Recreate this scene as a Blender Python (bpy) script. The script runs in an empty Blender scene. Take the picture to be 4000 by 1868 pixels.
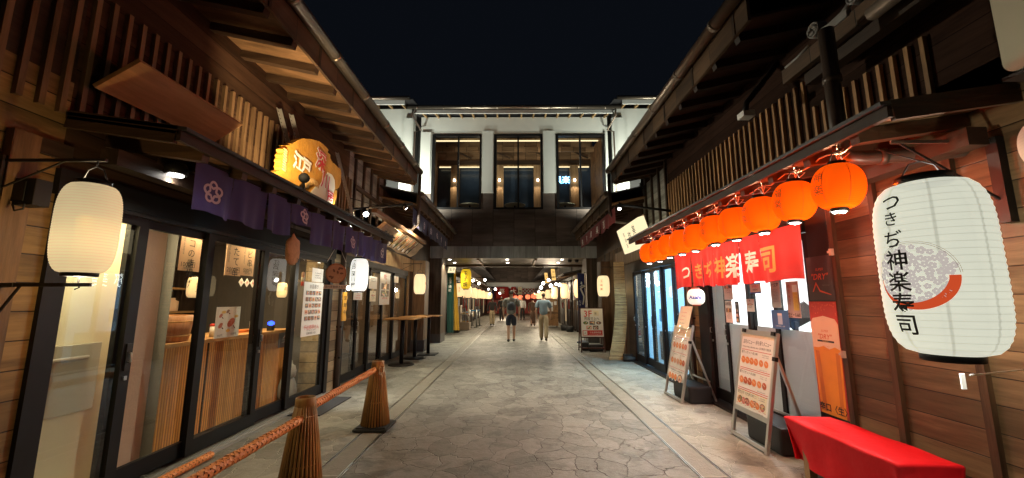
import bpy, bmesh, math, random
from mathutils import Vector, Matrix
rad = math.radians
V = Vector
random.seed(7)
SC = bpy.context.scene
COL = SC.collection
# ------------------------------------------------------------------ camera
CAMZ = 1.45; FPX = 1575.0; PITCH = rad(8.66); YAW = rad(0.29)
cd = bpy.data.cameras.new('camera'); cam = bpy.data.objects.new('camera', cd); COL.objects.link(cam)
cd.sensor_width = 36.0; cd.lens = FPX / 4000 * 36; cd.clip_start = 0.05; cd.clip_end = 500
cam.location = (0, 0, CAMZ); cam.rotation_euler = (rad(90) + PITCH, 0, YAW)
SC.camera = cam
# ------------------------------------------------------------------ world: clear night sky
w = bpy.data.worlds.new('World'); SC.world = w; w.use_nodes = True
wt = w.node_tree; bg = wt.nodes['Background']
sky = wt.nodes.new('ShaderNodeTexSky'); sky.sky_type = 'NISHITA'; sky.sun_disc = False
sky.sun_elevation = rad(-4.0); sky.sun_rotation = rad(200)
tint = wt.nodes.new('ShaderNodeMixRGB'); tint.blend_type = 'MIX'; tint.inputs[0].default_value = 0.9
tint.inputs[2].default_value = (0.030, 0.040, 0.062, 1)
wt.links.new(sky.outputs[0], tint.inputs[1]); wt.links.new(tint.outputs[0], bg.inputs[0])
bg.inputs[1].default_value = 0.10
SC.view_settings.view_transform = 'Standard'; SC.view_settings.look = 'None'
SC.view_settings.exposure = 0.0; SC.view_settings.gamma = 1.0
cy = SC.cycles
cy.use_denoising = True; cy.max_bounces = 7; cy.diffuse_bounces = 3; cy.glossy_bounces = 3
cy.transmission_bounces = 4; cy.transparent_max_bounces = 12; cy.sample_clamp_indirect = 4.0; cy.sample_clamp_direct = 0
cy.caustics_reflective = False; cy.caustics_refractive = False; cy.use_light_tree = True
# ------------------------------------------------------------------ street lamps, seen and unseen
def lamp(kind, loc, energy, col=(1, .86, .66), size=.05, aim=None, ang=120, blend=.5):
    L = bpy.data.lights.new('lamp_light', kind); o = bpy.data.objects.new('lamp_light', L); COL.objects.link(o)
    L.energy = energy; L.color = col; o.location = loc
    if kind == 'AREA': L.size = size
    else: L.shadow_soft_size = size
    if kind == 'SPOT': L.spot_size = rad(ang); L.spot_blend = blend
    if aim is not None:
        d = V(aim) - V(loc); o.rotation_euler = d.to_track_quat('-Z', 'Y').to_euler()
    return o
WARM = (1, .80, .55); NEUT = (1, .93, .72); COOL = (.97, 1, .86)
lamp('SPOT', (-2.66, 3.0, 2.38), 32, NEUT, .04, (-2.5, 3.0, 0), 140)              # downlight under the canopy
lamp('SPOT', (-2.60, 7.05, 2.96), 520, NEUT, .06, (-.6, 5.6, .3), 150)             # flood on the iron rod
lamp('SPOT', (-2.16, 7.78, 3.22), 330, NEUT, .04, (-.8, 9.5, 0), 140)
lamp('SPOT', (2.06, 7.72, 3.18), 560, NEUT, .05, (1.3, 6.3, 0), 118)
lamp('SPOT', (-2.08, 3.5, 2.62), 190, (1, .74, .40), .05, (-2.55, 4.75, 3.85), 88, .6); lamp('SPOT', (-2.28, 5.25, 2.60), 11, (1, .95, .85), .03, (-2.42, 5.2, 3.1), 120)  # unseen lamp apart from the ball spot for sign and soffit; unseen small one below
lamp('SPOT', (-1.95, 8.6, 2.95), 45, (1, .8, .5), .06, (-2.5, 8.6, 2.6), 150)     # strip over the carved sign
for sx in (-1, 1):                                                                # floodlights on the low roofs washing the white bridge wall
    lamp('SPOT', (sx * 3.1, 13.45, 4.40), 330, COOL, .1, (sx * 2.5, 14.25, 6.6), 140, .9)
    lamp('SPOT', (sx * 4.6, 12.8, 5.2), 420, COOL, .1, (sx * 4.6, 14.3, 7.4), 160, .8)
for x in (-2.35, -.25, 1.75):                                                     # recessed bridge downlights
    for y in (14.65, 15.9):
        lamp('SPOT', (x, y, 2.9), 170, NEUT, .05, (x, y, 0), 130)

# ------------------------------------------------------------------ helpers
ORG = {}
def survey(a, b, X=None, Y=None, Z=None):
    """ray of a measured sight line met with a known vertical or level plane"""
    f = V((-math.sin(YAW) * math.cos(PITCH), math.cos(YAW) * math.cos(PITCH), math.sin(PITCH)))
    r = V((math.cos(YAW), math.sin(YAW), 0)); u = r.cross(f)
    d = f + (a - 2000) / FPX * r - (b - 934) / FPX * u
    if X is not None: k = X / d.x
    elif Y is not None: k = Y / d.y
    else: k = (Z - CAMZ) / d.z
    return V((0, 0, CAMZ)) + d * k

def tag(o, label=None, cat=None, group=None, kind=None):
    if label: o['label'] = label
    if cat: o['category'] = cat
    if group: o['group'] = group
    if kind: o['kind'] = kind
    return o
def thing(name, label, cat, loc=(0, 0, 0), group=None):
    o = bpy.data.objects.new(name, None); COL.objects.link(o); o.empty_display_size = .1
    o.location = loc; ORG[o] = V(loc)
    return tag(o, label, cat, group)
def copy_tree(o, delta, label=None, rz=0, parent=None):
    c = o.copy(); COL.objects.link(c)
    if parent is not None: c.parent = parent
    else:
        c.location = V(o.location) + V(delta); c.rotation_euler.z += rz
        ORG[c] = V(c.location)
    if label: c['label'] = label
    for ch in KIDS.get(o, []): copy_tree(ch, None, None, 0, c)
    return c
KIDS = {}

TXT = {}
def text_geo(s, bold=0.0, shear=0.0):
    k = (s, bold, shear)
    if k not in TXT:
        c = bpy.data.curves.new('lettering', 'FONT'); c.body = s; c.size = 1; c.resolution_u = 2
        c.offset = bold; c.shear = shear
        o = bpy.data.objects.new('lettering', c); me = bpy.data.meshes.new_from_object(o)
        vs = [(v.co.x, v.co.y) for v in me.vertices]; fs = [tuple(p.vertices) for p in me.polygons]
        if vs:
            x0 = min(v[0] for v in vs); x1 = max(v[0] for v in vs); y0 = min(v[1] for v in vs); y1 = max(v[1] for v in vs)
        else: x0 = x1 = y0 = y1 = 0
        cx = (x0 + x1) / 2; cy_ = (y0 + y1) / 2
        TXT[k] = ([(x - cx, y - cy_) for x, y in vs], fs, x1 - x0, y1 - y0)
        bpy.data.objects.remove(o); bpy.data.curves.remove(c); bpy.data.meshes.remove(me)
    return TXT[k]

class MB:
    def __init__(s): s.bm = bmesh.new(); s.mats = []
    def mi(s, m):
        if m not in s.mats: s.mats.append(m)
        return s.mats.index(m)
    def faces(s, vs, fs, m, smooth=False):
        bv = [s.bm.verts.new(v) for v in vs]; k = s.mi(m)
        for f in fs:
            try:
                bf = s.bm.faces.new([bv[i] for i in f]); bf.material_index = k; bf.smooth = smooth
            except ValueError: pass
        return bv
    def box(s, x0, x1, y0, y1, z0, z1, m, bev=0):
        if x0 > x1: x0, x1 = x1, x0
        if y0 > y1: y0, y1 = y1, y0
        c = [(x0, y0, z0), (x1, y0, z0), (x1, y1, z0), (x0, y1, z0), (x0, y0, z1), (x1, y0, z1), (x1, y1, z1), (x0, y1, z1)]
        return s.hexa(c, m)
    def hexa(s, c, m):
        s.faces(c, [(3, 2, 1, 0), (4, 5, 6, 7), (0, 1, 5, 4), (1, 2, 6, 5), (2, 3, 7, 6), (3, 0, 4, 7)], m); return s
    def bar(s, a, b, w, h, m, up=(0, 0, 1)):
        a, b = V(a), V(b); d = (b - a).normalized(); u = V(up)
        if abs(d.dot(u)) > .98: u = V((0, 1, 0))
        r = d.cross(u).normalized() * w / 2; t = r.cross(d).normalized() * h / 2
        return s.hexa([a - r - t, a + r - t, b + r - t, b - r - t, a - r + t, a + r + t, b + r + t, b - r + t], m)
    def tube(s, pts, r, m, n=10, caps=True, smooth=True):
        pts = [V(p) for p in pts]; rs = r if isinstance(r, (list, tuple)) else [r] * len(pts)
        k = s.mi(m); rings = []; pu = None
        for i, p in enumerate(pts):
            d = (pts[min(i + 1, len(pts) - 1)] - pts[max(i - 1, 0)]).normalized()
            if pu is None: pu = d.orthogonal().normalized()
            pu = (pu - d * pu.dot(d))
            pu = pu.normalized() if pu.length > 1e-6 else d.orthogonal().normalized()
            q = d.cross(pu)
            rings.append([s.bm.verts.new(p + (pu * math.cos(2 * math.pi * j / n) + q * math.sin(2 * math.pi * j / n)) * rs[i]) for j in range(n)])
        for a, b in zip(rings, rings[1:]):
            for j in range(n):
                f = s.bm.faces.new((a[j], a[(j + 1) % n], b[(j + 1) % n], b[j])); f.material_index = k; f.smooth = smooth
        if caps:
            for rg in (rings[0][::-1], rings[-1]):
                f = s.bm.faces.new(rg); f.material_index = k
        return s
    def lathe(s, prof, m, c=(0, 0, 0), n=24, smooth=True, cap=True):
        c = V(c); k = s.mi(m)
        rings = [[s.bm.verts.new(c + V((r * math.cos(2 * math.pi * j / n), r * math.sin(2 * math.pi * j / n), z))) for j in range(n)] for r, z in prof]
        for a, b in zip(rings, rings[1:]):
            for j in range(n):
                f = s.bm.faces.new((a[j], a[(j + 1) % n], b[(j + 1) % n], b[j])); f.material_index = k; f.smooth = smooth
        if cap:
            for rg in (rings[0][::-1], rings[-1]):
                f = s.bm.faces.new(rg); f.material_index = k
        return s
    def sheet(s, fn, nu, nv, m, thick=0.0, smooth=True):
        k = s.mi(m)
        g = [[s.bm.verts.new(fn(i / nu, j / nv)) for j in range(nv + 1)] for i in range(nu + 1)]
        for i in range(nu):
            for j in range(nv):
                f = s.bm.faces.new((g[i][j], g[i + 1][j], g[i + 1][j + 1], g[i][j + 1])); f.material_index = k; f.smooth = smooth
        return s
    def prism(s, pts, O, u, v, t, m, m2=None):
        """2-D outline extruded by t along -n (n = u x v)"""
        O, u, v = V(O), V(u).normalized(), V(v).normalized(); n = u.cross(v)
        f_ = [s.bm.verts.new(O + u * a + v * b) for a, b in pts]; b_ = [s.bm.verts.new(O + u * a + v * b - n * t) for a, b in pts]
        f = s.bm.faces.new(f_); f.material_index = s.mi(m); g = s.bm.faces.new(b_[::-1]); g.material_index = s.mi(m2 or m)
        for i in range(len(pts)):
            j = (i + 1) % len(pts); q = s.bm.faces.new((f_[j], f_[i], b_[i], b_[j])); q.material_index = s.mi(m2 or m)
        return s
    def rect(s, O, u, v, x, y, w, h, m, off=.001):
        O, u, v = V(O), V(u), V(v); n = u.cross(v)
        c = [O + u * (x + a * w) + v * (y + b * h) + n * off for a, b in ((0, 0), (1, 0), (1, 1), (0, 1))]
        s.faces(c, [(0, 1, 2, 3)], m); return s
    def disc(s, O, u, v, x, y, rx, ry, m, off=.001, n=12, rot=0):
        O, u, v = V(O), V(u), V(v); nn = u.cross(v); c = []
        for i in range(n):
            a = 2 * math.pi * i / n; p, q = rx * math.cos(a), ry * math.sin(a)
            c.append(O + u * (x + p * math.cos(rot) - q * math.sin(rot)) + v * (y + p * math.sin(rot) + q * math.cos(rot)) + nn * off)
        s.faces(c, [tuple(range(n))], m); return s
    def text(s, st, size, m, O=None, u=None, v=None, x=0, y=0, off=.002, bold=0.0, shear=0.0, vertical=False, step=1.1, fn=None, fine=None, maxw=None, rot=0):
        if vertical:
            for i, ch in enumerate(st):
                if ch != ' ': s.text(ch, size, m, O, u, v, x, y - i * size * step, off, bold, shear, False, step, fn, fine, None, rot)
            return s
        vs, fs, W, H = text_geo(st, bold, shear)
        if not vs: return s
        k = size
        sx = k if not maxw or W * k <= maxw else maxw / W
        if fn is None:
            O, u, v = V(O), V(u), V(v); n = u.cross(v)
            fn = lambda a, b: O + u * a + v * b + n * off
        cr, sr = math.cos(rot), math.sin(rot)
        P = [(x + (a * cr - b * sr) * sx, y + (a * sr + b * cr) * k) for a, b in vs]
        if fine:
            t = bmesh.new(); bv = [t.verts.new((a, b, 0)) for a, b in P]
            for f in fs:
                try: t.faces.new([bv[i] for i in f])
                except ValueError: pass
            bmesh.ops.triangulate(t, faces=t.faces[:])
            for _ in range(4):
                L = [e for e in t.edges if e.calc_length() > fine]
                if not L: break
                bmesh.ops.subdivide_edges(t, edges=L, cuts=1)
                bmesh.ops.triangulate(t, faces=t.faces[:])
            t.verts.index_update()
            P = [(q.co.x, q.co.y) for q in t.verts]; fs = [tuple(q.index for q in f.verts) for f in t.faces]; t.free()
        s.faces([fn(a, b) for a, b in P], fs, m)
        return s
    def build(s, name, parent=None, mats=None, bevel=0, recalc=True, loc=None):
        if recalc: bmesh.ops.recalc_face_normals(s.bm, faces=s.bm.faces[:])
        if bevel: bmesh.ops.bevel(s.bm, geom=s.bm.edges[:], offset=bevel, segments=2, affect='EDGES', profile=.6, clamp_overlap=True)
        me = bpy.data.meshes.new(name); o = bpy.data.objects.new(name, me); COL.objects.link(o)
        if parent is not None: org = ORG[parent]
        else:
            org = V(loc) if loc is not None else V((0, 0, 0)); o.location = org
        bmesh.ops.translate(s.bm, verts=s.bm.verts[:], vec=-org)
        s.bm.to_mesh(me); s.bm.free()
        for m in s.mats: me.materials.append(m)
        ORG[o] = org
        if parent is not None: o.parent = parent; KIDS.setdefault(parent, []).append(o)
        return o
def fix_faces_out(o): pass

# ------------------------------------------------------------------ materials
def nd(t, typ, ins=None, **at):
    n = t.nodes.new(typ)
    for k, v_ in at.items(): setattr(n, k, v_)
    for k, v_ in (ins or {}).items():
        if isinstance(v_, bpy.types.NodeSocket): t.links.new(v_, n.inputs[k])
        else: n.inputs[k].default_value = v_
    return n
def mth(t, op, a, b=0.0, c=0.0): return nd(t, 'ShaderNodeMath', {0: a, 1: b, 2: c}, operation=op).outputs[0]
def mat(name):
    m = bpy.data.materials.new(name); m.use_nodes = True
    return m, m.node_tree, m.node_tree.nodes['Principled BSDF']
def c4(c): return (c[0], c[1], c[2], 1)
def plain(name, col, rough=.5, metal=0.0, var=.18, scale=6.0, bump=0.0, spec=.5, sheen=0, trans=0):
    m, t, b = mat(name)
    tc = nd(t, 'ShaderNodeTexCoord').outputs['Object']
    n = nd(t, 'ShaderNodeTexNoise', {'Vector': tc, 'Scale': scale, 'Detail': 5.0, 'Roughness': .6})
    lo = tuple(max(0, x * (1 - var)) for x in col); hi = tuple(min(1, x * (1 + var)) for x in col)
    mx = nd(t, 'ShaderNodeMixRGB', {0: n.outputs[0], 1: c4(lo), 2: c4(hi)})
    t.links.new(mx.outputs[0], b.inputs['Base Color'])
    b.inputs['Roughness'].default_value = rough; b.inputs['Metallic'].default_value = metal
    b.inputs['Specular IOR Level'].default_value = spec
    if sheen: b.inputs['Sheen Weight'].default_value = sheen
    if bump:
        n2 = nd(t, 'ShaderNodeTexNoise', {'Vector': tc, 'Scale': scale * 6, 'Detail': 3.0})
        bp = nd(t, 'ShaderNodeBump', {'Height': n2.outputs[0], 'Strength': bump, 'Distance': .01}); t.links.new(bp.outputs[0], b.inputs['Normal'])
    return m
def wood(name, lo, hi, grain='Y', plank=None, pitch=.18, seam=.035, rough=.55, scale=9.0, bump=.25, vary=.5, groove=(.006, .004, .003), spec=.3):
    m, t, b = mat(name)
    tc = nd(t, 'ShaderNodeTexCoord').outputs['Object']
    sep = nd(t, 'ShaderNodeSeparateXYZ', {0: tc})
    st = {'X': (.09, 1, 1), 'Y': (1, .09, 1), 'Z': (1, 1, .09)}[grain]
    vec = nd(t, 'ShaderNodeVectorMath', {0: tc, 1: st}, operation='MULTIPLY').outputs[0]
    seamv = None; rnd = None
    if plank:
        q = mth(t, 'DIVIDE', sep.outputs[plank], pitch); fl = mth(t, 'FLOOR', q); fr = mth(t, 'FRACT', q)
        wn = nd(t, 'ShaderNodeTexWhiteNoise', {'W': fl}, noise_dimensions='1D'); rnd = wn.outputs[0]
        off = nd(t, 'ShaderNodeCombineXYZ', {0: mth(t, 'MULTIPLY', rnd, 37.0), 1: mth(t, 'MULTIPLY', rnd, 11.0), 2: mth(t, 'MULTIPLY', rnd, 23.0)})
        vec = nd(t, 'ShaderNodeVectorMath', {0: vec, 1: off.outputs[0]}, operation='ADD').outputs[0]
        e = mth(t, 'MINIMUM', fr, mth(t, 'SUBTRACT', 1.0, fr))
        seamv = nd(t, 'ShaderNodeMapRange', {0: e, 1: seam * .35, 2: seam, 3: 0.0, 4: 1.0}).outputs[0]
    n1 = nd(t, 'ShaderNodeTexNoise', {'Vector': vec, 'Scale': scale, 'Detail': 6.0, 'Roughness': .62, 'Distortion': .6})
    n2 = nd(t, 'ShaderNodeTexNoise', {'Vector': vec, 'Scale': scale * 6, 'Detail': 3.0})
    mixf = mth(t, 'ADD', mth(t, 'MULTIPLY', n1.outputs[0], .75), mth(t, 'MULTIPLY', n2.outputs[0], .25))
    rmp = nd(t, 'ShaderNodeMapRange', {0: mixf, 1: .3, 2: .7, 3: 0.0, 4: 1.0}).outputs[0]
    colr = nd(t, 'ShaderNodeMixRGB', {0: rmp, 1: c4(lo), 2: c4(hi)}).outputs[0]
    n3 = nd(t, 'ShaderNodeTexNoise', {'Vector': tc, 'Scale': 1.3, 'Detail': 3.0}).outputs[0]
    val = mth(t, 'MULTIPLY_ADD', n3, .7, .62)
    n4 = nd(t, 'ShaderNodeTexNoise', {'Vector': vec, 'Scale': scale * .35, 'Detail': 8.0, 'Roughness': .75}).outputs[0]
    val = mth(t, 'MULTIPLY', val, nd(t, 'ShaderNodeMapRange', {0: n4, 1: .36, 2: .54, 3: .48, 4: 1.10}).outputs[0])
    if plank: val = mth(t, 'MULTIPLY', val, mth(t, 'MULTIPLY_ADD', rnd, vary, 1 - vary / 2))
    hs = nd(t, 'ShaderNodeHueSaturation', {'Color': colr, 'Value': val}).outputs[0]
    if plank:
        hs = nd(t, 'ShaderNodeMixRGB', {0: seamv, 1: c4(groove), 2: hs}).outputs[0]
    t.links.new(hs, b.inputs['Base Color'])
    t.links.new(mth(t, 'MULTIPLY_ADD', n1.outputs[0], .3, rough - .15), b.inputs['Roughness']); b.inputs['Specular IOR Level'].default_value = spec
    h = n2.outputs[0]
    if plank: h = mth(t, 'ADD', mth(t, 'MULTIPLY', h, .3), mth(t, 'MULTIPLY', seamv, 1.2))
    bp = nd(t, 'ShaderNodeBump', {'Height': h, 'Strength': bump, 'Distance': .008}); t.links.new(bp.outputs[0], b.inputs['Normal'])
    return m
def emit(name, col, st):
    m = bpy.data.materials.new(name); m.use_nodes = True; t = m.node_tree; t.nodes.clear()
    e = nd(t, 'ShaderNodeEmission', {0: c4(col), 1: st}); o = nd(t, 'ShaderNodeOutputMaterial'); t.links.new(e.outputs[0], o.inputs[0]); return m
def paper(name, col, st, ribs=0, ribw=.2, trans=.0018, stain=.12, clear=.12):
    """lit lantern paper: the glow of the shell (with fibre clouds and the shadow of its hoops) over thin translucent paper"""
    m = bpy.data.materials.new(name); m.use_nodes = True; t = m.node_tree; t.nodes.clear()
    tc = nd(t, 'ShaderNodeTexCoord').outputs['Object']
    n = nd(t, 'ShaderNodeTexNoise', {'Vector': tc, 'Scale': 9.0, 'Detail': 4.0}).outputs[0]
    s = mth(t, 'MULTIPLY', mth(t, 'MULTIPLY_ADD', n, stain * 2, 1 - stain), st)
    if ribs:
        z = nd(t, 'ShaderNodeSeparateXYZ', {0: tc}).outputs[2]
        fr = mth(t, 'FRACT', mth(t, 'MULTIPLY', z, ribs)); e = mth(t, 'ABSOLUTE', mth(t, 'SUBTRACT', fr, .5))
        k = nd(t, 'ShaderNodeMapRange', {0: e, 1: .5 - ribw / 2, 2: .5, 3: 1.0, 4: .62}).outputs[0]
        s = mth(t, 'MULTIPLY', s, k)
    em = nd(t, 'ShaderNodeEmission', {0: c4(col), 1: s}).outputs[0]
    back = nd(t, 'ShaderNodeNewGeometry').outputs['Backfacing']
    oc = nd(t, 'ShaderNodeMixRGB', {0: back, 1: c4(tuple(.75 * x for x in col)), 2: (0, 0, 0, 1)}).outputs[0]      # outside paper white, inside painted black to hide the lamp's glare there
    tr = nd(t, 'ShaderNodeBsdfTranslucent', {0: c4(col)}).outputs[0]; df = nd(t, 'ShaderNodeBsdfDiffuse', {0: oc}).outputs[0]
    mx = nd(t, 'ShaderNodeMixShader', {0: trans, 1: df, 2: tr}).outputs[0]
    cl = nd(t, 'ShaderNodeBsdfTransparent', {0: c4(col)}).outputs[0]
    m2 = nd(t, 'ShaderNodeMixShader', {0: clear, 1: mx, 2: cl}).outputs[0]
    ad = nd(t, 'ShaderNodeAddShader', {0: em, 1: m2}); o = nd(t, 'ShaderNodeOutputMaterial'); t.links.new(ad.outputs[0], o.inputs[0]); return m
def glass(name, tint=(.93, .95, .94), k=1.7, rough=.0):
    """thin pane: Schlick reflection of both faces over a clear body"""
    m = bpy.data.materials.new(name); m.use_nodes = True; t = m.node_tree; t.nodes.clear()
    lw = nd(t, 'ShaderNodeLayerWeight', {0: .5}).outputs['Facing']
    fr = mth(t, 'MINIMUM', mth(t, 'MULTIPLY', mth(t, 'MULTIPLY_ADD', mth(t, 'POWER', lw, 5.0), .96, .04), k), .95)
    tr = nd(t, 'ShaderNodeBsdfTransparent', {0: c4(tint)}).outputs[0]; gl = nd(t, 'ShaderNodeBsdfGlossy', {0: (1, 1, 1, 1), 1: rough}).outputs[0]
    mx = nd(t, 'ShaderNodeMixShader', {0: fr, 1: tr, 2: gl}); o = nd(t, 'ShaderNodeOutputMaterial'); t.links.new(mx.outputs[0], o.inputs[0]); return m
def frosted(name, col):
    m = bpy.data.materials.new(name); m.use_nodes = True; t = m.node_tree; t.nodes.clear()
    tc = nd(t, 'ShaderNodeTexCoord').outputs['Object']
    n = nd(t, 'ShaderNodeTexNoise', {'Vector': tc, 'Scale': 2.0, 'Detail': 4.0}).outputs[0]
    cc = nd(t, 'ShaderNodeMixRGB', {0: n, 1: c4(tuple(.85 * x for x in col)), 2: c4(col)}).outputs[0]
    a = nd(t, 'ShaderNodeBsdfTranslucent', {0: cc}).outputs[0]; b = nd(t, 'ShaderNodeBsdfDiffuse', {0: cc}).outputs[0]; g = nd(t, 'ShaderNodeBsdfGlossy', {1: .25}).outputs[0]
    mx = nd(t, 'ShaderNodeMixShader', {0: .45, 1: a, 2: b}).outputs[0]; fr = nd(t, 'ShaderNodeFresnel', {0: 1.45}).outputs[0]
    m2 = nd(t, 'ShaderNodeMixShader', {0: fr, 1: mx, 2: g}); o = nd(t, 'ShaderNodeOutputMaterial'); t.links.new(m2.outputs[0], o.inputs[0]); return m
def cloth(name, col, rough=.85, trans=.25):
    m, t, b = mat(name)
    tc = nd(t, 'ShaderNodeTexCoord').outputs['Object']
    n = nd(t, 'ShaderNodeTexNoise', {'Vector': tc, 'Scale': 3.0, 'Detail': 4.0}).outputs[0]
    cc = nd(t, 'ShaderNodeMixRGB', {0: n, 1: c4(tuple(.75 * x for x in col)), 2: c4(tuple(min(1, 1.2 * x) for x in col))}).outputs[0]
    t.links.new(cc, b.inputs['Base Color']); b.inputs['Roughness'].default_value = rough; b.inputs['Sheen Weight'].default_value = .15
    wv = nd(t, 'ShaderNodeTexNoise', {'Vector': tc, 'Scale': 220.0, 'Detail': 1.0}).outputs[0]
    bp = nd(t, 'ShaderNodeBump', {'Height': wv, 'Strength': .25, 'Distance': .002}); t.links.new(bp.outputs[0], b.inputs['Normal'])
    if trans:
        tr = nd(t, 'ShaderNodeBsdfTranslucent', {0: cc}).outputs[0]; mx = nd(t, 'ShaderNodeMixShader', {0: trans, 1: b.outputs[0], 2: tr})
        t.links.new(mx.outputs[0], t.nodes['Material Output'].inputs[0])
    return m
def paving(name, scale, stone_lo, stone_hi, grout, gw, rect=False):
    m, t, b = mat(name)
    tc = nd(t, 'ShaderNodeTexCoord').outputs['Object']
    n0 = nd(t, 'ShaderNodeTexNoise', {'Vector': tc, 'Scale': 1.9, 'Detail': 4.0, 'Roughness': .6})
    dv = nd(t, 'ShaderNodeVectorMath', {0: n0.outputs['Color'], 1: (.5, .5, .5)}, operation='SUBTRACT').outputs[0]
    sc = nd(t, 'ShaderNodeVectorMath', {0: dv, 'Scale': .38}, operation='SCALE').outputs[0]
    vec = nd(t, 'ShaderNodeVectorMath', {0: tc, 1: sc}, operation='ADD').outputs[0]
    vec = nd(t, 'ShaderNodeVectorMath', {0: vec, 1: (1.0, .82, 0)}, operation='MULTIPLY').outputs[0]
    ve = nd(t, 'ShaderNodeTexVoronoi', {'Vector': vec, 'Scale': scale, 'Randomness': 1.0}, voronoi_dimensions='2D', feature='DISTANCE_TO_EDGE')
    vc = nd(t, 'ShaderNodeTexVoronoi', {'Vector': vec, 'Scale': scale, 'Randomness': 1.0}, voronoi_dimensions='2D', feature='F1')
    cell = nd(t, 'ShaderNodeSeparateColor', {0: vc.outputs['Color']}).outputs[0]
    nf = nd(t, 'ShaderNodeTexNoise', {'Vector': tc, 'Scale': 14.0, 'Detail': 8.0, 'Roughness': .7})
    f = mth(t, 'ADD', mth(t, 'MULTIPLY', cell, .75), mth(t, 'MULTIPLY', nf.outputs[0], .4))
    base = nd(t, 'ShaderNodeMixRGB', {0: f, 1: c4(stone_lo), 2: c4(stone_hi)}).outputs[0]
    big = nd(t, 'ShaderNodeTexNoise', {'Vector': tc, 'Scale': .6, 'Detail': 4.0}).outputs[0]
    base = nd(t, 'ShaderNodeHueSaturation', {'Color': base, 'Value': mth(t, 'MULTIPLY_ADD', big, .7, .65)}).outputs[0]
    jn = nd(t, 'ShaderNodeTexNoise', {'Vector': tc, 'Scale': 1.4, 'Detail': 2.0}).outputs[0]
    jv = nd(t, 'ShaderNodeMapRange', {0: jn, 1: .36, 2: .64, 3: .35, 4: 1.2}).outputs[0]
    st = nd(t, 'ShaderNodeTexNoise', {'Vector': tc, 'Scale': 2.3, 'Detail': 6.0, 'Roughness': .7, 'Distortion': 1.2}).outputs[0]
    sv = nd(t, 'ShaderNodeMapRange', {0: st, 1: .38, 2: .50, 3: .60, 4: 1.06}).outputs[0]
    base = nd(t, 'ShaderNodeHueSaturation', {'Color': base, 'Value': sv}).outputs[0]
    edge = nd(t, 'ShaderNodeMapRange', {0: mth(t, 'ADD', ve.outputs[0], mth(t, 'MULTIPLY', mth(t, 'SUBTRACT', nf.outputs[0], .5), gw * .9)), 1: mth(t, 'MULTIPLY', jv, gw * .5), 2: mth(t, 'MULTIPLY_ADD', jv, gw, .002), 3: 0.0, 4: 1.0}).outputs[0]
    gn = nd(t, 'ShaderNodeHueSaturation', {'Color': c4(grout), 'Value': mth(t, 'MULTIPLY_ADD', big, 1.6, .2)}).outputs[0]
    colr = nd(t, 'ShaderNodeMixRGB', {0: edge, 1: gn, 2: base}).outputs[0]
    t.links.new(colr, b.inputs['Base Color'])
    t.links.new(nd(t, 'ShaderNodeMapRange', {0: nf.outputs[0], 1: .3, 2: .7, 3: .34, 4: .66}).outputs[0], b.inputs['Roughness'])
    tilt = mth(t, 'MULTIPLY', cell, .35)
    rise = nd(t, 'ShaderNodeMapRange', {0: ve.outputs[0], 1: 0.0, 2: gw * 1.8, 3: 0.0, 4: 1.0}, interpolation_type='SMOOTHSTEP').outputs[0]
    h = mth(t, 'ADD', mth(t, 'ADD', rise, tilt), mth(t, 'MULTIPLY', nf.outputs[0], .9))
    bp = nd(t, 'ShaderNodeBump', {'Height': h, 'Strength': .6, 'Distance': .016}); t.links.new(bp.outputs[0], b.inputs['Normal'])
    return m

WOOD_H = wood('dark_boards', (.12, .068, .026), (.30, .19, .075), 'Y', 'Z', .173, .03)
WOOD_HR = wood('red_brown_boards', (.08, .046, .024), (.20, .122, .064), 'Y', 'Z', .165, .025, .42, 9, .35, .75)
WOOD_V = wood('vertical_boards', (.05, .028, .016), (.12, .07, .04), 'Z', 'Y', .11, .06)
WOOD_VX = wood('vertical_boards_front', (.07, .045, .03), (.16, .11, .07), 'Z', 'X', .12, .05)
BEAM = wood('dark_beam', (.022, .013, .009), (.06, .036, .022), 'Y')
BEAMX = wood('rafter_timber', (.035, .02, .012), (.10, .058, .033), 'X')
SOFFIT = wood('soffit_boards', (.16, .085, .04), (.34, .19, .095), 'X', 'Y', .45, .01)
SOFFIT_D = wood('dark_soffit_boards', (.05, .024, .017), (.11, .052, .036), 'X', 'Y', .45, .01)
FASCIA = wood('fascia_board', (.07, .04, .022), (.15, .09, .05), 'Y', 'Y', .45, .012)
SLAT = wood('slat_wood', (.13, .075, .038), (.26, .155, .08), 'Z')
SLAT_L = wood('light_slat_wood', (.28, .17, .075), (.46, .30, .14), 'Z')
GREYB = wood('grey_boards', (.22, .22, .20), (.42, .42, .39), 'Y', 'Z', .14, .02)
PLANKL = wood('plank_light', (.26, .135, .055), (.46, .26, .115), 'Y')
COUNTER = wood('counter_wood', (.62, .25, .045), (.82, .40, .10), 'Z', 'Y', .03, .3, .5, 9, .25, .06, (.34, .145, .04))
TABLEW = wood('table_wood', (.36, .18, .06), (.58, .32, .12), 'Y')
COLW = wood('column_wood', (.20, .12, .06), (.36, .23, .12), 'Z')
BLACK = plain('black_metal', (.012, .011, .011), .45, 0, .3, 6, 0, .2)
BLACKM = plain('black_matt', (.02, .019, .018), .7)
IRON = plain('dark_iron', (.03, .026, .024), .45, .6)
STEEL = plain('steel', (.55, .55, .53), .3, 1.0, .1)
ALU = plain('aluminium', (.62, .60, .56), .38, .9, .1)
GUTTER = plain('gutter_metal', (.30, .25, .20), .32, .9, .15)
GUTTERD = plain('gutter_brown', (.20, .155, .12), .4, .6, .15)
PIPE = plain('brown_pipe', (.07, .048, .036), .38, .1)
WHITE = plain('white_paint', (.78, .78, .74), .6, 0, .05)
PLASTER = plain('plaster', (.72, .66, .46), .85, 0, .08, 3, .12)
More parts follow.
